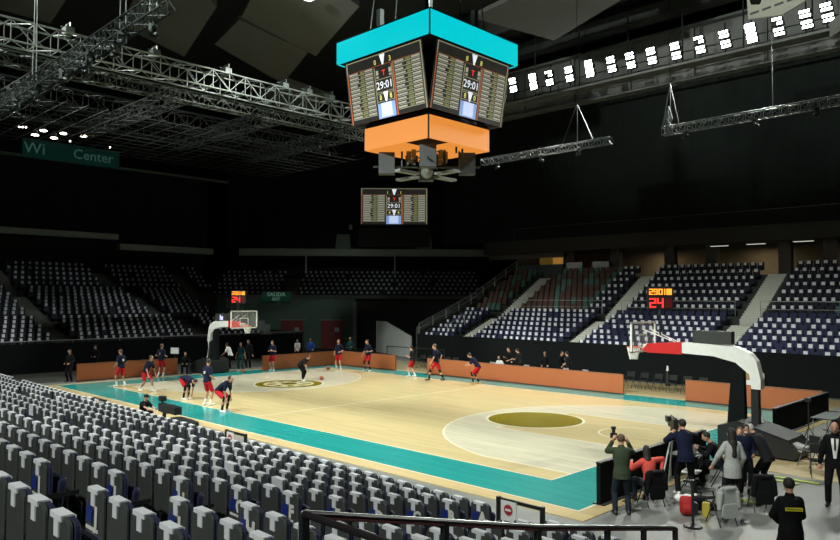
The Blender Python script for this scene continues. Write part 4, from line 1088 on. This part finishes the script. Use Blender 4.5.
    if hs != 'bald':
        b = MB().ell(hc + hr_ @ Vector((0, -.022, .030)), .092, .098, .106, 0, hr_, 14, 9)
        if hs == 'long':
            b.cap(hc + hr_ @ Vector((0, -.055, .03)), hc + hr_ @ Vector((0, -.085, -.20)), .080, .085, 12, 0, 1.1); b.cap(hc + hr_ @ Vector((0, -.095, -.20)), hc + hr_ @ Vector((0, -.15, -.48)), .088, .060, 12, 0, 1.2)
        if hs == 'bun': b.ell(hc + hr_ @ Vector((0, -.11, .06)), .045, .045, .045, 0, hr_)
        put(b, 'hair', hm, None, .013)
    if cap:
        b = MB().ell(hc + hr_ @ Vector((0, -.01, .045)), .092, .104, .085, 0, hr_, 14, 8); b.ell(hc + hr_ @ Vector((0, .12, .035)), .06, .065, .012, 0, hr_, 12, 5); put(b, 'cap', cloth('black', None), None, .013)
    if mask: put(MB().ell(hc + hr_ @ Vector((0, .048, -.045)), .062, .060, .048, 0, hr_, 12, 8), 'face_mask', mat('mask_white', (.6, .64, .66), .9), None, .012)
    if bib:
        c0 = sp_(.33) - F * .150
        text(bib, .16, 'number', cloth('white', None), shirt, Matrix.Scale(k, 4) @ frame(c0, -U * -1, rot @ Z), .02)
    if tie:
        b = MB(); cc = [(sp_(.52) + F * .128, .075), (sp_(.42) + F * .160, .068), (sp_(.28) + F * .162, .050), (sp_(.10) + F * .150, .030)]
        b.rings([(c, w_, .018, U, F) for c, w_ in cc], 10); b.xform(Matrix.Scale(k, 4)).build('shirt_front', white, o)
        b = MB().path([c + F * .017 for c, w_ in cc[:3]], .020, 6); b.xform(Matrix.Scale(k, 4)).build('tie', cloth('black', None), o)
    if back_text:
        c0 = sp_(.40) - F * .158; yl = mat('print_yellow', (.62, .55, .03), .6)
        b = MB()
        bw = .27; b.box((0, 0, 0), (bw, .006, .055)).xform(Matrix((U, F, rot @ Z)).transposed().to_4x4())
        b.xform(Matrix.Translation(c0)).xform(Matrix.Scale(k, 4)).build('back_print', yl, shirt)
        text(back_text, .04, 'print_letters', cloth('black', None), shirt, Matrix.Scale(k, 4) @ frame(c0 - F * .006, U, rot @ Z), .002)
    o['_k'] = k
    return o
STAND = dict()
def P(**k): return k
def pt(u, v, z=0.0):
    d = fw + rt * ((u - 420) / FPX) + up * ((270 - v) / FPX); q = CAM + d * ((z - CAM.z) / d.z); return (round(q.x, 2), round(q.y, 2), z)
FT = .022   # top of the parquet
TEAM = 'basketball players warming up'
W_ = dict(socks='white', shoes=shoew, group=TEAM, side_panel='purple')
walk = P(lean=6, lf=(-.11, .22, .10), rf=(.12, -.20, .12), lh=(-.25, -.05, .88), rh=(.25, .20, .92))
person('player in navy shirt and red shorts walking left before the leftmost orange board', (-13.25, -7.14, FT), 195, P(lean=4, lf=(-.14, .14, .09), rf=(.14, -.12, .09), lh=(-.2, .22, 1.02), rh=(.2, .22, 1.02), head=(5, 0)), height=1.95, hair=('short', hairb), bib='8', **W_)
person('player in navy leaning right mid-stride, second from the left on court', (-10.39, -7.1, FT), 20, P(pelvis=(0, -.05, .90), lean=32, lf=(-.1, .28, .09), rf=(.12, -.28, .12), lh=(-.28, .30, .72), rh=(.25, .35, .80), head=(-18, 0)), height=1.95, **W_)
person('player with back to camera standing close to the leftmost orange board', (-16.3, -3.44, FT), 120, P(lean=2, lf=(-.16, 0, .08), rf=(.16, 0, .08), lh=(-.20, .2, 1.12), rh=(.20, .2, 1.12)), height=1.93, hair=('short', hairb), bib='3', **W_)
person('player folded forward touching his toes at the near left sideline', (-6.38, -7.06, FT), 15, P(pelvis=(0, -.18, .90), lean=112, lf=(-.13, -.02, .08), rf=(.13, -.02, .08), lh=(-.13, .22, .22), rh=(.13, .22, .22), lk=(0, 1, 0), rk=(0, 1, 0), head=(10, 0)), top='navy', bottom='shorts', bcol='red', socks='black', side_panel='purple', shoes=shoew, height=1.95, group=TEAM)
person('tall player standing upright with back to camera at the near sideline', (-4.03, -7.31, FT), 100, P(lean=2, lf=(-.14, 0, .08), rf=(.14, .04, .08), lh=(-.16, .18, 1.05), rh=(.16, .18, 1.05), head=(5, -60)), height=2.02, bib='8', **W_)
person('player bent with hands on knees at the near sideline facing right', (-1.92, -7.72, FT), 25, P(pelvis=(0, -.24, .80), lean=62, lf=(-.17, .0, .08), rf=(.17, .02, .08), lh=(-.17, .18, .52), rh=(.17, .18, .52), head=(-40, 0)), top='navy', bcol='red', socks='black', side_panel='purple', shoes=shoew, height=1.98, group=TEAM, bib='1')
person('player in grey-fronted navy top and red shorts before the second left board', (-14.7, 3.35, FT), -60, P(lean=2, lf=(-.12, .1, .08), rf=(.13, -.08, .08), lh=(-.12, .30, 1.22), rh=(.14, .26, 1.18), head=(10, 0)), height=1.95, skin='a', **W_)
person('coach in black bending to dribble a ball over the left emblem', (-8.86, 1.45, FT), 15, P(pelvis=(0, -.2, .88), lean=62, lf=(-.15, -.12, .08), rf=(.15, .10, .08), lh=(-.50, -.35, .92), rh=(.22, .52, .55), head=(-15, 0)), top='charcoal', sleeve='short', bottom='trousers', bcol='black', shoes=shoew, height=1.85)
person('player standing by the board corner with a ball at his feet', (-12.3, 6.9, FT), -60, P(lean=3, lh=(-.18, .26, 1.1), rh=(.2, .24, 1.0), head=(8, 0), lf=(-.14, .05, .08), rf=(.14, 0, .08)), height=1.97, skin='a', hair=('short', hairb), **W_)
person('tall player at the far sideline before the short orange board, red shorts', (-10.3, 7.7, FT), -80, P(lean=3, lf=(-.2, .05, .08), rf=(.2, 0, .08), lh=(-.22, .28, 1.15), rh=(.24, .2, .95), head=(5, 20)), height=2.02, skin='a', socks='black', shoes=shoew, group=TEAM)
person('slim young player walking past the gap between the far boards', (-5.94, 7.4, FT), 200, P(lean=4, lf=(-.1, .16, .09), rf=(.1, -.12, .09), lh=(-.12, .3, 1.2), rh=(.14, .28, 1.15), head=(5, 0)), top='charcoal', height=1.85, skin='a', bottom='shorts', bcol='red', shoes=shoew, socks='white', group=TEAM)
person('tallest player striding at the left end of the longest orange board', (-3.55, 6.9, FT), 195, P(lean=4, lf=(-.18, .30, .10), rf=(.16, -.34, .10), lh=(-.3, .1, .95), rh=(.28, -.1, 1.0), head=(2, 0)), height=2.08, skin='a', hair=('short', hairb), side_panel='white', bottom='shorts', bcol='red', socks='black', shoes=shoeb, group=TEAM)
person('player stooping to the left in front of the longest orange board', (-.9, 7.3, FT), 200, P(pelvis=(0, -.12, .88), lean=42, lf=(-.1, .1, .08), rf=(.1, -.15, .08), lh=(-.15, .45, .95), rh=(.15, .45, 1.0), head=(10, 0)), height=1.95, socks='black', bottom='shorts', bcol='red', shoes=mat('shoe_amber', (.4, .22, .06), .6), group=TEAM)
STF = 'staff behind the boards'
person('guard in black standing at the left end of the leftmost orange board', (-17.5, -8.2, 0), -60, P(lh=(-.15, .22, 1.05), rh=(.15, .24, 1.05), lean=2), top='black', sleeve='long', bottom='trousers', bcol='black', height=1.8)
person('person in black standing behind the leftmost orange board', (-21.0, -5.4, 0), -60, P(lean=2, lh=(-.15, .2, 1.1), rh=(.15, .2, 1.1)), top='black', sleeve='long', bottom='trousers', bcol='black', height=1.75, group=STF, mask=True)
person('seated person in black between the leftmost board and the left hoop', (-17.4, -1.25, 0), -40, P(pelvis=(0, 0, .50), lean=18, lf=(-.15, .42, .08), rf=(.15, .42, .08), lh=(-.15, .35, .62), rh=(.15, .35, .62)), top='black', sleeve='long', bottom='trousers', bcol='black', height=1.8)
person('person with white sleeves leaning behind the left hoop', (-17.88, 2.1, 0), 200, P(lean=28, pelvis=(0, -.1, .92), lh=(-.3, .35, .95), rh=(.25, .4, 1.1)), top='white', sleeve='short', bottom='trousers', bcol='black', height=1.8, group=STF)
person('person in dark teal tracksuit standing right of the left hoop base', (-16.3, 1.99, FT), -50, P(lh=(-.32, .02, .86), rh=(.3, .05, .86)), top='teal', sleeve='short', bottom='trousers', bcol='teal', height=1.8, shoes=shoew)
person('person in black just behind the one in dark teal by the left hoop', (-17.6, 3.4, 0), -60, P(lh=(-.3, .02, .86), rh=(.3, .05, .86)), top='black', sleeve='long', bottom='trousers', bcol='black', height=1.88, group=STF)
person('person in blue and white top behind the second left board', (-18.4, 9.2, 0), -50, P(lh=(-.25, .2, 1.0), rh=(.25, .2, 1.0)), top='blue', sleeve='long', bottom='trousers', bcol='jeans', height=1.75, group=STF)
person('person in white shirt beside the one in blue behind the second left board', (-18.9, 8.4, 0), -50, P(lean=12, lh=(-.15, .3, .95), rh=(.15, .3, .95)), top='white', sleeve='short', bottom='trousers', bcol='black', height=1.7, group=STF)
person('person in dark green standing beyond the board corner', (-16.2, 11.2, 0), -60, P(lh=(-.2, .2, 1.15), rh=(.2, .2, 1.1)), top='teal', sleeve='long', bottom='trousers', bcol='black', height=1.82, hair=('short', hairb), group=STF)
person('seated person in white shirt behind the longest board', (-2.0, 10.9, FT), -75, P(pelvis=(0, 0, .50), lean=15, lf=(-.15, .42, .08), rf=(.15, .42, .08), lh=(-.2, .38, .8), rh=(.2, .38, .8)), top='white', sleeve='short', bottom='trousers', bcol='jeans', height=1.75, skin='a', group=STF)
person('person in black leaning over beside the seated one in white', (-1.45, 11.2, FT), -100, P(lean=16, pelvis=(0, -.05, .94), lh=(-.2, .35, 1.05), rh=(.2, .3, 1.2)), top='black', sleeve='short', bottom='trousers', bcol='black', height=1.84, skin='a', group=STF)
person('person in charcoal bowing towards the seated one in white', (-.6, 11.0, FT), 195, P(lean=20, pelvis=(0, -.08, .93), lh=(-.2, .38, 1.0), rh=(.2, .34, 1.1)), top='charcoal', sleeve='long', bottom='trousers', bcol='black', height=1.85, skin='a', group=STF)
person('person in black alone behind the middle of the longest board', (1.0, 11.2, FT), -60, P(lh=(-.2, .2, 1.0), rh=(.2, .2, 1.0)), top='black', sleeve='long', bottom='trousers', bcol='black', height=1.7, group=STF)
person('person in black, left of a talking pair behind the longest board', (2.0, 11.3, FT), 0, P(lh=(-.2, .22, 1.0), rh=(.2, .25, 1.1)), top='black', sleeve='long', bottom='trousers', bcol='black', height=1.76, group=STF)
person('person in charcoal with white collar, right of a talking pair', (2.6, 11.1, FT), 180, P(lh=(-.2, .22, 1.0), rh=(.2, .25, 1.1)), top='charcoal', sleeve='short', bottom='trousers', bcol='black', height=1.78, skin='a', group=STF, tie=True)
# foreground right group
person('photographer in olive green jacket with back to camera raising a camera', (16.82, -8.93, 0), 128, P(lean=4, lf=(-.15, 0, .08), rf=(.15, .03, .08), lh=(-.16, .26, 1.62), rh=(.18, .22, 1.60), le=(-.5, .4, -1), re=(.5, .4, -1)), top='olive', sleeve='coat', bottom='trousers', bcol='jeans', height=1.74, fine=True, hair=('short', hairb), skin='a', shoes=shoeb)
person('woman in coral red sweater seated with back to camera', (16.9, -7.75, 0), 150, P(pelvis=(0, 0, .54), lean=12, lf=(-.16, .44, .08), rf=(.16, .42, .08), lh=(-.30, .34, .95), rh=(.36, .06, .82), head=(0, 30), re=(1, .2, -.3)), top='coral', sleeve='long', bottom='trousers', bcol='jeans', height=1.72, fine=True, hair=('long', hairm), skin='a')
person('cameraman in navy jacket bent to the tripod camera', (17.15, -6.45, 0), 132, P(lean=20, pelvis=(0, -.06, .94), lf=(-.15, .05, .08), rf=(.17, -.16, .08), lh=(-.18, .42, 1.38), rh=(.14, .44, 1.44), head=(-8, 0), le=(-1, -.2, -.8), re=(1, -.2, -.4)), top='navy', sleeve='coat', bottom='trousers', bcol='black', height=1.85, fine=True, hair=('short', hairm), skin='a', shoes=shoew)
person('seated dark-haired person in black reaching left past the black board end', (17.35, -4.85, 0), 205, P(pelvis=(0, 0, .54), lean=24, lf=(-.18, .44, .08), rf=(.16, .40, .08), lh=(-.2, .52, .92), rh=(.26, .50, .90), head=(12, 0)), top='black', sleeve='long', bottom='trousers', bcol='black', height=1.8, fine=True, hair=('short', hairm), skin='a')
person('reddish-faced seated person partly hidden behind the long-haired woman', (17.55, -3.95, 0), -80, P(pelvis=(0, 0, .54), lean=8, lf=(-.15, .42, .08), rf=(.15, .42, .08), lh=(-.15, .35, .7), rh=(.15, .35, .7)), top='charcoal', sleeve='long', bottom='trousers', bcol='black', height=1.8, fine=True, hair=('short', hairb), skin='a')
person('long black-haired woman in pale grey cardigan with back to camera', (18.4, -6.75, 0), 135, P(lean=3, lf=(-.1, 0, .08), rf=(.1, .04, .08), lh=(-.38, .18, .95), rh=(.24, .12, .92)), top='grey', sleeve='long_hem', bottom='trousers', bcol='charcoal', height=1.80, fine=True, hair=('long', hairm), skin='a')
person('person in navy with white face mask facing the camera by the hoop base', (18.15, -5.35, 0), -50, P(lean=5, lf=(-.12, 0, .08), rf=(.12, .05, .08), lh=(-.12, .28, 1.08), rh=(.18, .26, 1.02), head=(12, 0)), top='navy', sleeve='long', bottom='trousers', bcol='black', height=1.72, fine=True, skin='b', mask=True)
person('grey-haired person in charcoal bending beside the right hoop base', (18.4, -4.8, 0), 172, P(pelvis=(0, -.1, .92), lean=36, lf=(-.14, .05, .08), rf=(.14, -.12, .08), lh=(-.2, .42, .85), rh=(.2, .42, .82), head=(10, 0)), top='charcoal', sleeve='coat', bottom='trousers', bcol='black', height=1.78, fine=True, hair=('short', hairg), skin='a')
person('bald man in dark suit, white shirt and tie standing at the right edge', (20.0, -4.83, 0), -75, P(lean=1, lf=(-.14, 0, .08), rf=(.14, 0, .08), lh=(-.30, .0, .84), rh=(.30, .0, .84), head=(8, 0)), top='black', sleeve='coat', bottom='trousers', bcol='black', height=1.93, fine=True, hair=('bald', None), skin='a', tie=True)
person('security guard in black with yellow print on the back, nearest person', (20.86, -10.75, 0), 128, P(lean=2, lf=(-.18, 0, .08), rf=(.18, 0, .08), lh=(-.08, .30, 1.02), rh=(.08, .30, 1.02), le=(-1, -.25, -.5), re=(1, -.25, -.5)), top='black', sleeve='coat', bottom='trousers', bcol='black', height=1.80, fine=True, hair=('short', hairm), skin='a', back_text='PREVENCION')
tvop = person('camera operator in black cap crouched at the near sideline left of his camera', (-1.75, -11.2, 0), 10, P(pelvis=(0, -.15, .34), lean=22, lf=(-.2, .35, .08), rf=(.2, .30, .08), lh=(-.12, .52, .62), rh=(.16, .55, .62), head=(0, 0)), top='black', sleeve='short', bottom='trousers', bcol='black', height=1.7, cap=True, skin='a')
for o_ in list(bpy.data.objects):
    if '_k' in o_: del o_['_k']

# ------------------------------------------------------------------ props
ballm = mat('ball_rubber', (.30, .07, .025), .6, scale=60, bump=.2)
def ball(label, loc):
    o = thing('basketball', label, 'ball', (loc[0], loc[1], loc[2] + .12), 0, 'basketballs')
    MB().ell((0, 0, 0), .12, .12, .12, 0, None, 20, 12).build('ball_shell', ballm, o, True)
    s = MB()
    for ax in range(3):
        pts = []
        for i in range(25):
            a = 2 * math.pi * i / 24; c_, s_ = math.cos(a) * .1205, math.sin(a) * .1205; pts.append(((c_, s_, 0), (0, c_, s_), (s_, 0, c_))[ax])
        s.path(pts, .003, 4)
    s.build('seam', shoeb, o)
ball('basketball on the floor being dribbled by the bending coach', (-8.3, 2.35, FT))
ball('basketball at the feet of the player by the board corner', (-12.75, 6.35, FT))
ball('basketball on the floor at the foot of the left hoop', (-14.9, 1.3, FT))
fabb = cloth('black', None)
def chair(label, loc, rz, m=blackp, seatm=None, coat=None, group='folding chairs'):
    o = thing('folding_chair', label, 'chair', loc, R(rz), group); sm = seatm or m
    MB().rbox((0, 0, 0), (.44, .03, .42), .04, rot=Matrix.Rotation(R(90), 3, 'X')).xform(Matrix.Translation((0, 0, .45))).build('seat', sm, o)
    MB().rbox((0, -.22, .72), (.44, .03, .26), .05).build('backrest', m, o)
    for s in (-1, 1):
        MB().tube((s * .21, -.23, .85), (s * .21, .22, .0), .013).build('leg', darkm, o); MB().tube((s * .21, .0, .50), (s * .21, -.26, .0), .013).build('leg', darkm, o)
    if coat:
        b = MB().rbox((0, -.24, .58), (.50, .09, .52), .12).rbox((0, -.16, .60), (.46, .09, .46), .12).rbox((.0, -.28, .34), (.40, .06, .3), .08)
        b.cap((-.2, -.26, .7), (-.24, -.26, .4), .06, .05).cap((.2, -.26, .7), (.24, -.26, .42), .06, .05).cap((-.08, -.27, .80), (.08, -.27, .80), .05, .05)
        b.build('draped_coat', coat, o)
    return o
chair('folding chair under the woman in coral, black coat over its back', (16.9, -7.75, 0), 60, coat=fabb)
chair('folding chair under the seated dark-haired person reaching left', (17.35, -4.85, 0), 115)
chair('folding chair under the reddish-faced seated person', (17.55, -3.95, 0), 190)
chair('folding chair with a white seat in front of the seated dark-haired person', (17.0, -5.75, 0), 100, darkm, white)
chair('folding chair heaped with a black coat, right of the grey-cardigan woman', (18.85, -6.35, 0), 40, coat=fabb)
chair('folding chair with a long grey coat in front of the grey-cardigan woman', (18.62, -8.0, 0), 60, coat=cloth('grey', None))
chair('folding chair under the seated person in black left of the left hoop', (-17.4, -1.25, 0), -130)
chair('folding chair under the seated person in white behind the longest board', (-2.0, 10.9, FT), -165)
chair('empty folding chair right of the right hoop base', (18.35, -1.0, FT), 150)
chair('empty folding chair just left of the suited man', (18.95, -2.2, FT), 200)
chair('empty folding chair beside the press table nearest the black board', (17.9, 3.0, FT), 60)
for i in range(6):
    chair('black bench chair in the right gap of far boards, ' + ['leftmost of six', 'second of six from left', 'third of six from left', 'fourth of six from left', 'fifth of six from left', 'rightmost of six'][i], (5.9 + i * .78, 11.9, FT), 180, group='bench chairs in the gap of the far boards')
for i in range(5):
    chair('black bench chair in the left gap of far boards, ' + ['leftmost of five', 'second of five from left', 'middle of five', 'fourth of five from left', 'rightmost of five'][i], (-9.6 + i * .75, 11.9, FT), 180, group='bench chairs in the left gap of the far boards')
# tables
def table(label, loc, rz, L=1.8, items=True, group='press tables'):
    o = thing('folding_table', label, 'table', loc, R(rz), group)
    MB().box((0, 0, .735), (L, .7, .03)).build('tabletop', darkm, o); MB().box((0, -.33, .45), (L - .1, .02, .5)).build('modesty_cloth', black, o)
    for sx_ in (-1, 1):
        for sy_ in (-1, 1): MB().tube((sx_ * (L / 2 - .1), sy_ * .28, 0), (sx_ * (L / 2 - .1), sy_ * .28, .72), .018).build('leg', alu, o)
    return o
tabs = [((17.5, 4.2, FT), 90), ((17.55, 6.3, FT), 90), ((17.6, 8.6, FT), 90)]
for i, (p, a) in enumerate(tabs):
    table('dark folding table in the row behind the right black board, ' + ['nearest', 'middle', 'farthest'][i], p, a)
table('dark folding table at the right edge of the picture behind the suited man', (19.9, .2, FT), 100)
table('low table beside the seated dark-haired person', (16.62, -5.05, 0), 85, 1.0, group=None)
for i, (x, y) in enumerate(((-3.0, 10.1), (-.6, 10.1), (1.8, 10.1), (4.2, 10.1))):
    table('dark scorers table behind the longest orange board, ' + ['leftmost', 'second from left', 'third from left', 'rightmost'][i], (x, y, FT), 0, 2.2, group='scorers tables')
lpm = mat('laptop_grey', (.25, .26, .27), .4)
for i, (x, y) in enumerate(((-3.2, 10.1), (-1.9, 10.15), (.6, 10.1), (3.2, 10.1), (4.4, 10.1))):
    o = thing('laptop', 'open laptop on the scorers tables, ' + ['leftmost of five', 'second of five', 'middle of five', 'fourth of five', 'rightmost of five'][i], 'laptop', (x, y, FT + .752), 0, 'laptops on the scorers tables')
    MB().box((0, 0, .01), (.36, .25, .02)).build('keyboard_deck', lpm, o); MB().box((0, -.14, .13), (.36, .015, .24)).build('lid', lpm, o)
for i, (x, y) in enumerate(((6.9, 14.3), (12.0, 14.0))):
    o = thing('water_cooler_bottle', ['white bottle on a stand before the far wall, left of the hoop pole', 'white bottle on a stand before the far wall, right of the arm'][i], 'bottle', (x, y, FT), 0, 'white bottles before the far wall')
    MB().tube((0, 0, 0), (0, 0, .8), .14, 10).build('stand', blackp, o); MB().cap((0, 0, .85), (0, 0, 1.05), .07, .05, 10).build('bottle', white, o)
bx = thing('cardboard_box', 'small brown box on the far board top behind the right hoop arm', 'box', (12.9, 10.0, FT)); 
MB().box((0, 0, .45), (.7, .45, .9)).build('crate', darkm, bx); MB().box((0, 0, 1.02), (.5, .4, .24)).build('white_box', white, bx); MB().box((0, 0, 1.32), (.42, .36, .34)).build('brown_box', mat('cardboard', (.30, .19, .09), .8), bx)

# tripod camera
tc = thing('broadcast_camera', 'large black broadcast camera on a tripod in front of the navy cameraman', 'camera', (16.62, -5.88, 0), R(42))
MB().box((0, .02, 1.62), (.16, .48, .22)).build('camera_body', blackp, tc); MB().tube((0, .25, 1.62), (0, .52, 1.62), .075, 14).build('lens', blackp, tc)
MB().box((-.14, .02, 1.74), (.10, .20, .12)).build('viewfinder', blackp, tc); MB().tube((0, -.2, 1.75), (0, .25, 1.78), .02).build('handle', darkm, tc)
MB().box((0, 0, 1.46), (.14, .18, .10)).build('tripod_head', darkm, tc); MB().tube((.05, -.05, 1.46), (.14, -.55, 1.32), .014).build('pan_bar', alu, tc)
for i, a in enumerate((90, 210, 330)):
    e = (math.cos(R(a)) * .52, math.sin(R(a)) * .52, .0)
    lg = MB().tube((math.cos(R(a)) * .06, math.sin(R(a)) * .06, 1.42), e, .024).build('leg', alu if i != 2 else blackp, tc)
    if i == 2: MB().tube((math.cos(R(a)) * .09, math.sin(R(a)) * .09, 1.40), (e[0] * .95, e[1] * .95, .1), .014).build('yellow_strip', mat('tape_yellow', (.55, .55, .05), .5), lg)
pc = thing('photo_camera', 'black photo camera with flash held up by the photographer in olive', 'camera', (0, 0, 0))
d128 = Vector((math.cos(R(128)), math.sin(R(128)), 0)); pc.location = Vector((16.82, -8.93, 1.66)) + d128 * .36 + Vector((-.12, -.02, 0)); pc.rotation_euler = (0, 0, R(38))
MB().box((0, 0, 0), (.15, .07, .11)).build('camera_body', blackp, pc); MB().tube((0, .03, 0), (0, .15, 0), .04, 12).build('lens', blackp, pc); MB().box((0, 0, .12), (.07, .06, .11)).box((0, .02, .17), (.10, .09, .06)).build('flash', blackp, pc)
lp = thing('laptop', 'grey laptop on the low table beside the seated dark-haired person', 'laptop', (16.65, -5.05, .752), R(20))
MB().box((0, 0, .01), (.36, .25, .02)).build('keyboard_deck', lpm, lp); MB().box((0, -.14, .13), (.36, .015, .24)).build('lid', lpm, lp)
# sideline tv camera
tv = thing('television_camera', 'long black television camera with teleprompter box at the near sideline', 'camera', (-.45, -11.05, 0), R(-6))
MB().box((0, 0, .10), (1.3, .7, .2)).build('dolly_base', blackp, tv); MB().tube((0, 0, .2), (0, 0, .55), .07, 10).build('pedestal', blackp, tv)
MB().box((.1, 0, .70), (.8, .24, .28)).build('camera_body', blackp, tv); MB().box((.85, 0, .74), (.95, .26, .26)).build('box_lens', blackp, tv); MB().box((-.2, 0, 1.02), (.28, .20, .18)).build('viewfinder', blackp, tv); MB().tube((-.2, 0, .8), (-.2, 0, .95), .04).build('mount', darkm, tv)
cs = thing('equipment_case', 'flat black equipment case right of the television camera', 'case', (1.45, -11.35, 0), R(-4))
MB().rbox((0, 0, .28), (1.5, .6, .5), .05).build('case_shell', blackp, cs); MB().box((0, -.31, .4), (1.5, .02, .03)).build('trim', darkm, cs)
# barriers at the stair mouths
for i, (x, lab) in enumerate(((16.25, 'nearest one'), (6.45, 'at the middle stairs'), (-2.9, 'beside the television camera'))):
    L = 1.0; z0_ = 0
    o = thing('stair_barrier', 'black barrier with white notice at the near stand foot, ' + lab, 'barrier', (x, -12.60, z0_), 0, 'barriers at the foot of the near stand')
    for s in (0, 1): MB().box((s * L, 0, .5), (.07, .07, 1.0)).build('post', blackp, o); MB().box((s * L, 0, .015), (.25, .25, .03)).build('foot', blackp, o)
    MB().box((L / 2, 0, .96), (L, .05, .06)).build('top_bar', blackp, o)
    nt_ = MB().box((.26, -.03, .68), (.36, .015, .56)).build('notice', white, o)
    MB().tube((.26, -.04, .80), (.26, -.05, .80), .10, 20).build('round_mark', mat('mark_red', (.35, .02, .04), .5), nt_); MB().box((.26, -.052, .80), (.13, .006, .04)).build('mark_bar', white, nt_)
    MB().box((.26, -.04, .58), (.2, .006, .02)).box((.26, -.04, .54), (.14, .006, .02)).build('text_line', darkm, nt_)
# stanchion, bags
st = thing('belt_stanchion', 'black belt post with round base on the grey floor beside the red backpack', 'post', (18.3, -8.66, 0))
MB().tube((0, 0, 0), (0, 0, .02), .19, 24).tube((0, 0, .02), (0, 0, .035), .17, 24).build('base', blackp, st); MB().tube((0, 0, .03), (0, 0, .98), .03, 12).build('pole', blackp, st); MB().tube((0, 0, .86), (0, 0, .98), .042, 12).box((-.08, 0, .93), (.22, .05, .06)).build('belt_head', blackp, st)
bp = thing('backpack', 'bright red backpack standing on the grey floor', 'backpack', (17.85, -7.95, 0), R(35)); bp.scale = (.9, .9, .9)
MB().rbox((0, 0, .24), (.32, .17, .46), .10).build('main_bag', redb, bp, True); MB().rbox((0, -.11, .17), (.24, .08, .24), .06).build('front_pocket', redb, bp, True)
for s in (-1, 1): MB().path([(s * .09, .09, .42), (s * .11, .15, .30), (s * .10, .10, .08)], .018).build('strap', blackp, bp)
MB().rbox((.20, .0, .18), (.12, .16, .3), .05).build('black_side_bag', blackp, bp)
bgw = thing('white_bag', 'crumpled white bag on the floor at the tripod foot', 'bag', (17.35, -7.05, 0), .4)
fuse(MB().ell((0, 0, .09), .22, .14, .09).ell((.1, .05, .12), .13, .10, .08).ell((-.1, -.03, .12), .10, .09, .07), 'bag_body', white, bgw, .02)
bk = thing('black_bag', 'black equipment bag on the floor behind the belt post', 'bag', (18.0, -7.2, 0), .7)
fuse(MB().cap((-.28, 0, .16), (.28, 0, .16), .15, .15, 12).box((0, 0, .12), (.6, .26, .22)), 'bag_body', cloth('black', None), bk, .02); MB().path([(-.15, 0, .28), (-.12, 0, .42), (.12, 0, .42), (.15, 0, .28)], .014).build('strap', blackp, bk)
yb = thing('yellow_bag', 'small yellow bottle bag beside the chair with the long grey coat', 'bag', (18.2, -7.75, 0), .3)
MB().rbox((0, 0, .16), (.16, .12, .32), .04).build('bag_body', mat('bag_yellow', (.40, .32, .04), .6), yb); MB().path([(-.05, 0, .3), (0, 0, .38), (.05, 0, .3)], .01).build('strap', blackp, yb)
for i, (x, y, L, a) in enumerate(((18.1, -3.35, 1.3, 70), (18.6, -2.95, 1.1, 78), (18.3, -5.9, .9, 60))):
    tag(MB().box((0, 0, 0), (L, .16, .012)).build('floor_tape', mat('tape_lime', (.32, .42, .05), .6)), 'lime green floor strip by the right hoop base, ' + ['left of the pair', 'right of the pair', 'nearest the coat-heaped chair'][i], 'tape', 'lime strips on the floor').location = (x, y, .026)
tr = thing('tripod_bar', 'thin dark camera slider stand on the platform right of the hoop', 'stand', (17.6, 1.6, FT))
for a in (30, 150, 270): MB().tube((0, 0, .7), (math.cos(R(a)) * .35, math.sin(R(a)) * .35, 0), .014).build('leg', darkm, tr)
MB().tube((0, 0, .65), (0, 0, 1.5), .018).build('pole', darkm, tr); MB().box((0, 0, 1.55), (.16, .2, .12)).build('head', blackp, tr)
# crowd-side railing along the foot of the left stand, dark rail of the far floor
railing('dark handrail before the pale tunnel panel', [(-14.6, 13.4, FT), (-9.0, 13.6, FT)], 1.15, .03, darkm, every=2.8, mid=False)

mn = thing('monitor', 'pale glowing monitor behind the right end of the leftmost orange board', 'monitor', (-18.2, -1.6, 0), R(30))
MB().tube((0, 0, 0), (0, 0, 1.15), .03).build('stand', blackp, mn); MB().box((0, 0, 1.38), (.62, .06, .44)).build('housing', blackp, mn); MB().box((0, -.035, 1.38), (.56, .01, .38)).build('screen', mat('monitor_glow', (.4, .42, .4), .5, emit=.35), mn)
